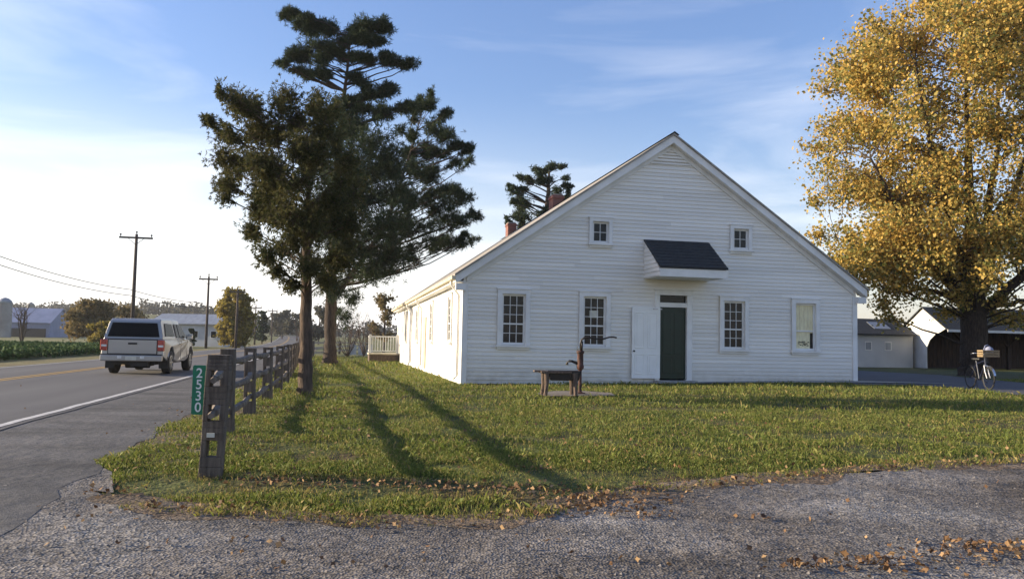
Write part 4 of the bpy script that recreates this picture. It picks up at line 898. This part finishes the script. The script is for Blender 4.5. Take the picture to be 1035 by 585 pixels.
# tall white pine behind it
b2 = G(333, 367.5); d2 = b2.y
pl = [(292, 14, 12, 4, 1), (303, 21, 12, 5, 1), (318, 30, 14, 6, 1.2), (345, 30, 16, 7, 1.3), (368, 26, 16, 6, 1.2), (390, 28, 16, 6, 1.2), (330, 42, 16, 7, 1.3), (360, 42, 18, 7, 1.4), (384, 40, 14, 6, 1), (302, 55, 12, 5, .9), (320, 60, 14, 6, 1), (345, 58, 16, 6, 1.2),
      (372, 58, 14, 6, 1), (398, 61, 14, 6, 1.1), (409, 62, 9, 5, .7), (286, 65, 6, 3, .4), (308, 74, 10, 4, .7), (330, 78, 14, 5, 1), (362, 80, 12, 4, .7), (345, 100, 14, 6, .9), (372, 96, 14, 6, 1.1), (395, 93, 14, 6, 1.1), (409, 106, 9, 5, .8), (388, 112, 16, 6, 1.1), (362, 112, 16, 7, 1.1), (335, 118, 16, 8, 1.2),
      (350, 135, 20, 10, 1.3), (375, 145, 18, 10, 1.2), (355, 160, 22, 12, 1.5), (380, 172, 20, 12, 1.4), (345, 185, 20, 14, 1.3), (370, 200, 22, 14, 1.5), (350, 225, 22, 14, 1.5), (380, 232, 20, 14, 1.4), (360, 255, 22, 12, 1.4), (340, 270, 18, 10, 1), (375, 275, 18, 9, 1), (320, 150, 16, 12, 1), (325, 210, 18, 14, 1), (395, 160, 18, 14, 1.3), (398, 195, 18, 14, 1.3), (362, 122, 16, 8, 1.1), (345, 245, 20, 14, 1.3), (395, 225, 18, 14, 1.3), (392, 262, 16, 12, 1.2), (350, 205, 22, 14, 1.3), (335, 290, 14, 8, .8), (365, 180, 20, 14, 1.3), (330, 170, 18, 14, 1.2), (330, 235, 18, 14, 1.2)]
pl = pxclumps(b2, d2, explode([q for q in pl if q[1] < 128], 3, .7, .5)+[(c[0], c[1], c[2]*(.95 if c[1] < 115 else 1.2), c[3]*(1.3 if c[1] < 115 else 1.9), c[4]*(.8 if c[1] < 115 else 1.2), random.uniform(-1.6, 1.6)-(1.5 if c[1] > 125 and random.random() < .5 else 0)) for c in pl if c[1] >= 128])
def rel(px, py, d, base): return D(px, py, d)-Vector(base)
def tr_px(base, d, lst): return [(*rel(x, y, d, base), r*d/F) for x, y, r in lst]
tk = [(0, 0, -.1, .44), (0, 0, .3, .35)]+tr_px(b2, d2, [(333.5, 345, 5.6), (334.5, 300, 5.2), (337, 240, 4.4), (341, 170, 3.6), (346, 110, 2.3), (350, 80, 1.6), (353, 50, 1), (354, 30, .7)])
tree('white_pine_tree', 'tallest tree, a white pine whose layered top rises above all the others', 'tree', b2, tk, pl, M['pine_needles'], M['bark'], .27, .11, 'trees between the road and the house', twigs=38, per=60, spread=.33, flat=.95, limb_r=.04, al=.92, tuft=9, upturn=.25, shellbias=.75, tw0=(5, 6))
# pine on the right, leaning out towards the house
b3 = G(336, 365.7); d3 = b3.y
p3 = [(429, 103, 7, 8, .8), (420, 118, 9, 8, .9), (440, 112, 8, 7, .7), (453, 120, 7, 5, .6), (411, 134, 9, 8, .8), (434, 134, 12, 9, 1.1), (452, 136, 9, 6, .7), (464, 146, 9, 5, .8), (477, 151, 7, 4, .7), (428, 152, 13, 9, 1.2), (448, 156, 12, 7, 1), (468, 163, 9, 5, .7), (410, 160, 12, 9, 1.1),
      (444, 173, 12, 8, 1.1), (420, 178, 14, 9, 1.3), (400, 180, 14, 10, 1.2), (456, 190, 10, 6, .7), (470, 198, 9, 6, .9), (448, 200, 12, 8, 1), (426, 202, 16, 10, 1.4), (402, 208, 16, 10, 1.3), (480, 218, 7, 4, .6), (462, 220, 12, 7, 1.1), (440, 224, 14, 8, 1.2), (416, 230, 16, 10, 1.4), (470, 243, 9, 5, .8), (452, 246, 12, 6, 1), (430, 250, 16, 8, 1.3), (404, 255, 18, 10, 1.4),
      (424, 270, 14, 6, 1), (402, 280, 14, 7, 1), (385, 284, 14, 8, 1), (380, 262, 14, 10, 1), (355, 290, 18, 10, 1.2), (360, 310, 16, 10, 1.2), (374, 302, 14, 9, 1), (345, 318, 12, 9, .8)]
p3 = pxclumps(b3, d3, explode([(c[0], c[1], c[2]*1.1, c[3]*(1.2 if c[1] < 200 else 1.5), c[4]) for c in p3], 3, .68, .48), 2.0)
tk = [(0, 0, -.1, .26)]+tr_px(b3, d3, [(336, 345, 3.2), (338, 302, 3), (362, 268, 2.6), (392, 225, 2), (406, 180, 1.4), (418, 145, .9), (427, 112, .4)])
tree('leaning_pine_tree', 'dark green feathery pine whose branches reach out to the right over the house eave', 'tree', b3, tk, p3, M['pine_needles'], M['bark'], .27, .11, 'trees between the road and the house', twigs=32, per=58, spread=.33, flat=1.0, limb_r=.03, al=.92, tuft=9, upturn=.7, shellbias=.75, tw0=(5, 6))
# evergreen behind the roof
b4 = D(548, 300, 68); b4.z = gz(b4.x, b4.y)
p4 = [(545, 172, 10, 4, 1), (562, 170, 9, 4, 1), (572, 182, 6, 6, .8), (576, 192, 5, 8, .8), (530, 178, 8, 6, .8), (527, 192, 9, 6, 1), (518, 190, 6, 4, .5), (545, 188, 12, 8, 1.2), (560, 190, 10, 8, 1.1), (519, 201, 6, 4, .7), (535, 205, 12, 7, 1.1), (552, 208, 12, 8, 1.2), (520, 215, 8, 6, .9), (530, 222, 12, 7, 1), (513, 224, 5, 5, .6), (568, 205, 9, 8, 1), (548, 225, 12, 8, 1), (540, 245, 14, 9, 1), (520, 238, 8, 8, .8)]
p4 = pxclumps(b4, 68, explode(p4, 3, .66, .5), 1.5); tk = [(0, 0, -.1, .5)]+tr_px(b4, 68, [(550, 300, 5), (552, 230, 4), (554, 200, 2.5), (555, 175, 1)])
tree('evergreen_tree', 'dark evergreen showing above the roof beside the brick chimneys', 'tree', b4, tk, p4, M['pine_needles'], M['bark'], .34, .18, None, twigs=22, per=40, spread=.32, tw0=(5, 6), flat=.8, limb_r=.05, al=.2)

# golden maple
mbse = D(984, 378, 37); mbse.z = gz(mbse.x, mbse.y); dm = 37
mcl = []
random.seed(21)
lobes = [((985, 120), (165, 150), 6.0), ((930, 220), (110, 80), 5.0), ((890, 120), (70, 100), 4.0), ((1060, 150), (140, 160), 6.0), ((880, 260), (70, 50), 3.5), ((1040, 250), (120, 60), 5), ((985, 10), (90, 70), 5), ((1030, 60), (110, 100), 6)]
out_px = [(905, 8), (862, 30), (835, 62), (820, 95), (828, 130), (822, 165), (815, 200), (812, 235), (830, 262), (850, 285), (872, 300)]
cnt = 0
while cnt < 300:
    (cx, cy), (rx, ry), dz_ = random.choice(lobes); a = random.random()*2*PI; q = random.random()**.36; u = random.gauss(0, 1), random.gauss(0, 1), random.gauss(0, 1); L_ = math.sqrt(sum(i*i for i in u)); u = [i/L_*q for i in u]
    x, y, dd = cx+u[0]*rx, cy+u[1]*ry, u[2]*dz_
    if x > 1190 or y > 318 or y < -90: continue
    # left outline of the crown
    xl = 812
    for (ax, ay), (bx_, by_) in zip(out_px, out_px[1:]):
        if ay <= y <= by_: xl = ax+(bx_-ax)*(y-ay)/(by_-ay)
    if y < 8: xl = 905+(8-y)*1.4
    if y > 300: xl = 885
    if x < xl+14: continue
    mcl.append((x, y, random.uniform(17, 27), random.uniform(14, 22), .75 if y > 270 else 1.0, dd)); cnt += 1
for p in [(822, 90), (826, 128), (830, 165), (818, 200), (822, 236), (838, 70), (862, 42), (880, 25), (905, 15), (845, 262), (868, 288), (885, 308), (893, 318), (812, 148), (925, 290), (960, 300), (1010, 305), (905, 280), (950, 315), (1000, 318), (1030, 322), (970, 290), (1000, 285), (985, 300), (1045, 310)]: mcl.append((p[0]+5, p[1], 13, 11, .6, random.uniform(-2, 2)))
mc = pxclumps(mbse, dm, mcl)
tk = [(0, 0, -.1, .72), (0, 0, .4, .58)]+tr_px(mbse, dm, [(984, 345, 12.5), (985, 300, 11.5), (984, 262, 8), (980, 200, 4.5), (978, 130, 2.8), (976, 60, 1.2)])
scf = []
for pth in ([(985, 322, 7), (962, 290, 5), (932, 250, 3.3), (905, 205, 2), (880, 160, 1)], [(986, 310, 7), (1002, 265, 5), (1020, 210, 3.2), (1040, 150, 1.8), (1050, 80, .9)], [(984, 300, 6), (968, 250, 4.4), (950, 190, 3), (935, 120, 1.6), (925, 60, .8)], [(990, 318, 6.5), (1020, 290, 5), (1060, 250, 3.4), (1100, 200, 2), (1120, 140, 1)], [(985, 280, 5), (998, 220, 3.6), (1008, 150, 2.2), (1010, 80, 1.2), (1005, 20, .7)],
            [(974, 306, 3.4), (935, 292, 2.2), (898, 296, 1)], [(965, 285, 3), (925, 262, 2), (880, 250, 1), (845, 240, .6)], [(950, 190, 2), (915, 135, 1.0), (900, 90, .4)], [(990, 312, 3.5), (1030, 305, 2.3), (1080, 300, 1.2)]):
    q = random.uniform(-1.2, 1.2); pts_ = [rel(x, y, dm+q*i*.6, mbse) for i, (x, y, r) in enumerate(pth)]
    P, R = [], []
    for i in range(len(pts_)-1):
        for k in range(4): f = k/4; P.append(pts_[i].lerp(pts_[i+1], f)+Vector((random.uniform(-.07, .07), random.uniform(-.07, .07), random.uniform(-.07, .07)))); R.append((pth[i][2]*(1-f)+pth[i+1][2]*f)*dm/F)
    P.append(pts_[-1]); R.append(pth[-1][2]*dm/F); scf.append((P, R))
mroot = tree('golden_maple_tree', 'large golden-orange maple with a thick dark trunk right of the house', 'tree', mbse, tk, mc, M['maple'], M['bark'], .15, .75, None, twigs=14, per=33, spread=.40, flat=1.1, limb_r=.04, shellbias=.6, low=.3, scaffold=scf)

# ---- lesser trees and shrubs, far left and behind
def simple_tree(name, label, px, pyb, d, ptop, half, m, leaf, cat='tree', group=None, n=26, shape='round', bark='bark2', per=26, twigs=8, low_=.25):
    b = D(px, 340, d); b.z = gz(b.x, b.y); top = D(px, ptop, d).z-b.z; hw = half*d/F
    cl_ = []
    for _ in range(n):
        t = random.random(); z = top*(low_+(1-low_)*t)
        if shape == 'round': w_ = hw*math.sqrt(max(.05, 1-((t-.45)/.58)**2))
        elif shape == 'cone': w_ = hw*(1-t)*.95+.1
        a = random.random()*2*PI; q = random.random()**.5
        cl_.append((Vector((math.cos(a)*w_*q*.85, math.sin(a)*w_*q*.85, z*.94)), hw*.30, hw*.22 if shape == 'cone' else hw*.27, 1))
    r = max(.06, top*.018); tk_ = [(0, 0, -.1, r*1.3), (0, 0, top*.3, r), (top*.01, 0, top*.65, r*.6), (0, 0, top*.93, r*.15)]
    return tree(name, label, cat, b, tk_, cl_, m, M[bark], leaf, .6, group, twigs=twigs, per=per, spread=.35, flat=.8, limb_r=r*.4)
simple_tree('brown_tree', 'broad brown autumn tree in the field left of the pickup truck', 92, 352, 98, 305, 26, M['brownleaf'], .42, n=56, per=40)
simple_tree('brown_tree', 'rounded brown tree behind the tallest utility pole', 128, 350, 120, 311, 19, M['brownleaf'], .5, n=36, per=30)
simple_tree('yellow_bush', 'yellow-leaved bush close to the left side of the pickup truck', 102, 353, 88, 323, 13, M['yellowleaf'], .3, 'bush', n=22, low_=.05)
simple_tree('yellow_tree', 'tall yellow autumn tree across the road beyond the grey barn', 236, 350, 106, 291, 20, M['yellowleaf'], .42, n=70, low_=.08, per=34, twigs=7)
simple_tree('spruce_tree', 'dark spruce among the far trees beside the road bend', 265, 347, 165, 314, 9, M['pine_needles'], .5, n=26, shape='cone', low_=.1)
simple_tree('conifer_shrub', 'small dark conifer in front of the grey barn beside the pickup truck cab', 193, 350, 92, 331, 5, M['pine_needles'], .3, 'shrub', n=14, shape='cone', low_=.05)
for px, d, pt, hw, lb in ((285, 240, 313, 12, 'bare pale brown tree beside the point where the road disappears'), (300, 210, 318, 14, 'brown tree right of the vanishing road'), (322, 170, 310, 16, 'brown tree seen between the two thick roadside trunks'), (248, 230, 322, 12, 'distant brown tree behind the yellow tree')):
    simple_tree('distant_tree', lb, px, 346, d, pt, hw, M['farleaf'], .8, group='trees where the road disappears', n=16, per=16)
simple_tree('autumn_tree', 'reddish-brown half-bare tree to the left of the porch', 388, 352, 82, 292, 16, M['brownleaf'], .26, n=26, per=9, twigs=9)
# bare shrubs left of porch
def bare(name, label, base, ht_, n, spread, m='twig', cat='shrub', group=None, r=.03):
    root = empty(name, base, 0, label, cat, group); mb = MB()
    for _ in range(n):
        a = random.random()*2*PI; e_ = Vector((math.cos(a)*spread*random.random(), math.sin(a)*spread*random.random(), ht_*random.uniform(.6, 1))); pa = limb(mb, (0, 0, -.05), e_, r, r*.3, .1, 5, 5)
        for _ in range(5):
            q = random.choice(pa[2:]); e2 = q+Vector((random.gauss(0, .2), random.gauss(0, .2), random.uniform(.1, .45)))*ht_*.5; p2 = limb(mb, q, e2, r*.4, r*.12, .1, 3, 4)
            for _ in range(4): q2 = random.choice(p2[1:]); mb.tube([q2, q2+Vector((random.gauss(0, .2), random.gauss(0, .2), random.uniform(0, .3)))*ht_*.35], [r*.14, r*.06], 3, False)
    mb.build('branches', M[m], root); return root
for (px, d, ht_, sp_w, lb) in ((352, 62, 3.0, 1.6, 'bare reddish shrub just right of the thick pine trunk'), (368, 64, 3.4, 1.9, 'tangled bare shrub, larger one nearer the porch'), (306, 60, 2.4, 1.2, 'bare shrub seen between the cedar and the thick pine trunk')):
    b = D(px, 340, d); b.z = gz(b.x, b.y); bare('bare_shrub', lb, b, ht_, 16, sp_w, group='bare shrubs at the back of the lawn')
b = D(8, 340, 105); b = D(22, 340, 105); b.z = gz(b.x, b.y); bare('bare_tree', 'leafless dark tree at the left edge in front of the barn', b, 5.0, 10, 2.6, 'bark', 'tree', r=.10)
# gravestones glimpsed beyond the back fence
for px, lb in ((357, 'pale gravestone beyond the back fence, leftmost of three'), (366, 'pale gravestone beyond the back fence, middle of three'), (374, 'pale gravestone beyond the back fence, nearest the porch')):
    b = D(px, 340, 72); b.z = gz(b.x, b.y); mb = MB(); mb.prism([(-.3, 0), (.3, 0), (.3, .75), (.2, .88), (0, .93), (-.2, .88), (-.3, .75)], (-.08, .08), lambda u, v, w_: (u, w_, v)); mb.box(-.4, .4, -.15, .15, -.05, .0); o = mb.build('gravestone', M['stonegrey']); o.location = b; tag(o, lb, 'gravestone', 'gravestones beyond the back fence')

# distant tree belts, as many crowns one cannot tell apart
def belt(name, pts_, dens, h0, h1, m, leaf):
    L_ = []; 
    for (a, b) in zip(pts_, pts_[1:]):
        a, b = Vector(a), Vector(b); n = int((b-a).length*dens)
        for _ in range(n):
            p = a.lerp(b, random.random()); x, y = p.x+random.gauss(0, 5), p.y+random.gauss(0, 8); r = random.uniform(h0, h1)*.5; k = 60
            g_ = rng.normal(size=(k, 3)); g_ /= np.linalg.norm(g_, axis=1)[:, None]; g_ *= (rng.random((k, 1))**.4)*np.array([r*1.0, r*1.0, r])
            L_.append(g_+np.array([x, y, gz(x, y)+r*.95]))
    v, f = leafcloud(np.concatenate(L_), leaf*.6, leaf*1.3, .7); fc = np.concatenate([f[:, [0, 1, 2]], f[:, [0, 2, 3]]]); return tag(npmesh(name, v, fc, m), kind='stuff')
belt('distant_woods', [(-330, 520), (-240, 470), (-150, 420), (-90, 380), (-60, 400), (20, 420)], .8, 4, 9, M['farleaf'], 1.5)
belt('distant_woods', [(-130, 300), (-95, 300), (-70, 310)], .7, 5, 10, M['farleaf'], 1.2)
belt('distant_woods', [(60, 210), (110, 215), (180, 220), (260, 260)], .7, 4, 6.5, M['farleaf'], 1.0)
# crop field across the road
P_ = []; 
for _ in range(9000):
    y = 29+rng.random()*58; x = -(.40+.36*rng.random())*y
    lat = (Vector((x, y))-RO_).dot(RN)
    if lat < 10.3+.4*rng.random() or x > -.475*y+1: continue
    P_.append((x, y))
L_ = []
for x, y in P_: k = 14; L_.append(rng.normal(size=(k, 3))*np.array([.16, .16, .11])+np.array([x, y, gz(x, y)+.25]))
v, f = leafcloud(np.concatenate(L_), .12, .26, .7); fc = np.concatenate([f[:, [0, 1, 2]], f[:, [0, 2, 3]]]); tag(npmesh('crop_plants', v, fc, M['crop']), kind='stuff')

# ------------------------------------------------------------------ farm buildings
def gabled(name, label, px, d, w_, dp, eh, rh, yaw, wallm, roofm, wn=0, drop=0):
    b = D(px, 340, d); b.z = gz(b.x, b.y)-drop; o = empty(name, b, yaw, label, 'barn' if 'barn' in name else 'building')
    mb = MB(); mb.box(-w_/2, w_/2, 0, dp, -1, eh); mb.prism([(0, eh), (dp, eh), (dp/2, rh)], (-w_/2, w_/2), lambda u, v, w2: (w2, u, v)); mb.build('wall', wallm, o)
    mb = MB()
    mb.prism([(-.3, eh+.02), (dp/2, rh+.12), (dp+.3, eh+.02), (dp+.3, eh+.16), (dp/2, rh+.28), (-.3, eh+.16)], (-w_/2-.3, w_/2+.3), lambda u, v, w2: (w2, u, v)); mb.build('roof', roofm, o)
    for k in range(wn):
        x = -w_/2+(k+.5)*w_/wn; mb = MB(); mb.box(x-.45, x+.45, -.05, .0, eh*.4, eh*.4+1.0); f_ = mb.build('window', M['trim'], o); mb = MB(); mb.box(x-.36, x+.36, -.07, -.052, eh*.4+.08, eh*.4+.92); mb.build('pane', M['glass'], f_)
    return o
gabled('grey_barn', 'long low grey barn across the road behind the pickup truck cab', 188, 112, 10.5, 7, 2.9, 4.2, -.12, M['farmwall'], M['galv'], 4)
o = gabled('blue_barn', 'blue-grey barn with an open dark lean-to at the far left', 22, 190, 12, 12, 3.2, 6.6, .1, M['bluewall'], M['bluewall'])
mb = MB(); mb.box(-4, 5.2, -.12, -.03, 0, 2.0); mb.build('bay_shade_panel', M['black'], o)  # black panel on the wall face, painting the shade inside an open bay
gabled('white_farmhouse', 'white farm building with small windows right of the blue barn', 38, 205, 6, 9, 4.0, 5.6, .2, M['farmwall'], M['galv'], 3)
o = gabled('farm_shed', 'low grey farm shed at the right end of the farm buildings', 52, 210, 7, 8, 2.6, 4.4, .1, M['farmwall'], M['galv'])
mb = MB(); mb.box(-3, 2.4, -.12, -.03, 0, 2.2); mb.build('bay_shade_panel', M['black'], o)  # shade of the open front, put in as a black sheet
b = D(3, 340, 180); b.z = gz(b.x, b.y); sl_ = empty('silo', b, 0, 'grey round silo cut by the left edge of the picture', 'silo')
mb = MB(); mb.lathe([(1.5, 0), (1.5, 7.4)], (0, 0, 0), n=24); mb.build('drum', M['silo'], sl_, False); mb = MB(); mb.lathe([(1.55, 7.4), (1.3, 8.0), (.7, 8.5), (.05, 8.7)], (0, 0, 0), n=24); mb.build('dome', M['galv'], sl_, True)
b = D(29.5, 340, 230); b.z = gz(b.x, b.y); sl_ = empty('silo', b, 0, 'slim pale silo standing behind the blue barn roof', 'silo')
mb = MB(); mb.lathe([(1.0, 0), (1.0, 8.0)], (0, 0, 0), n=20); mb.build('drum', M['silo'], sl_); mb = MB(); mb.lathe([(1.05, 8.0), (.7, 8.5), (.05, 8.9)], (0, 0, 0), n=20); mb.build('dome', M['silo'], sl_, True)

# ------------------------------------------------------------------ thin autumn haze
mb = MB(); mb.box(-1020, 1020, -75, 1520, -1.6, 34); hz = mb.build('haze', None or bpy.data.materials.new('haze_air')); hz['kind'] = 'stuff'
hm = hz.data.materials[0]; hm.use_nodes = True; n, l = nodes_of(hm); n.remove(n['Principled BSDF']); pv = n.new('ShaderNodeVolumePrincipled')
pv.inputs['Color'].default_value = (.93, .95, 1, 1); pv.inputs['Density'].default_value = .00022; pv.inputs['Anisotropy'].default_value = .35; l(pv.outputs[0], n['Material Output'].inputs['Volume'])
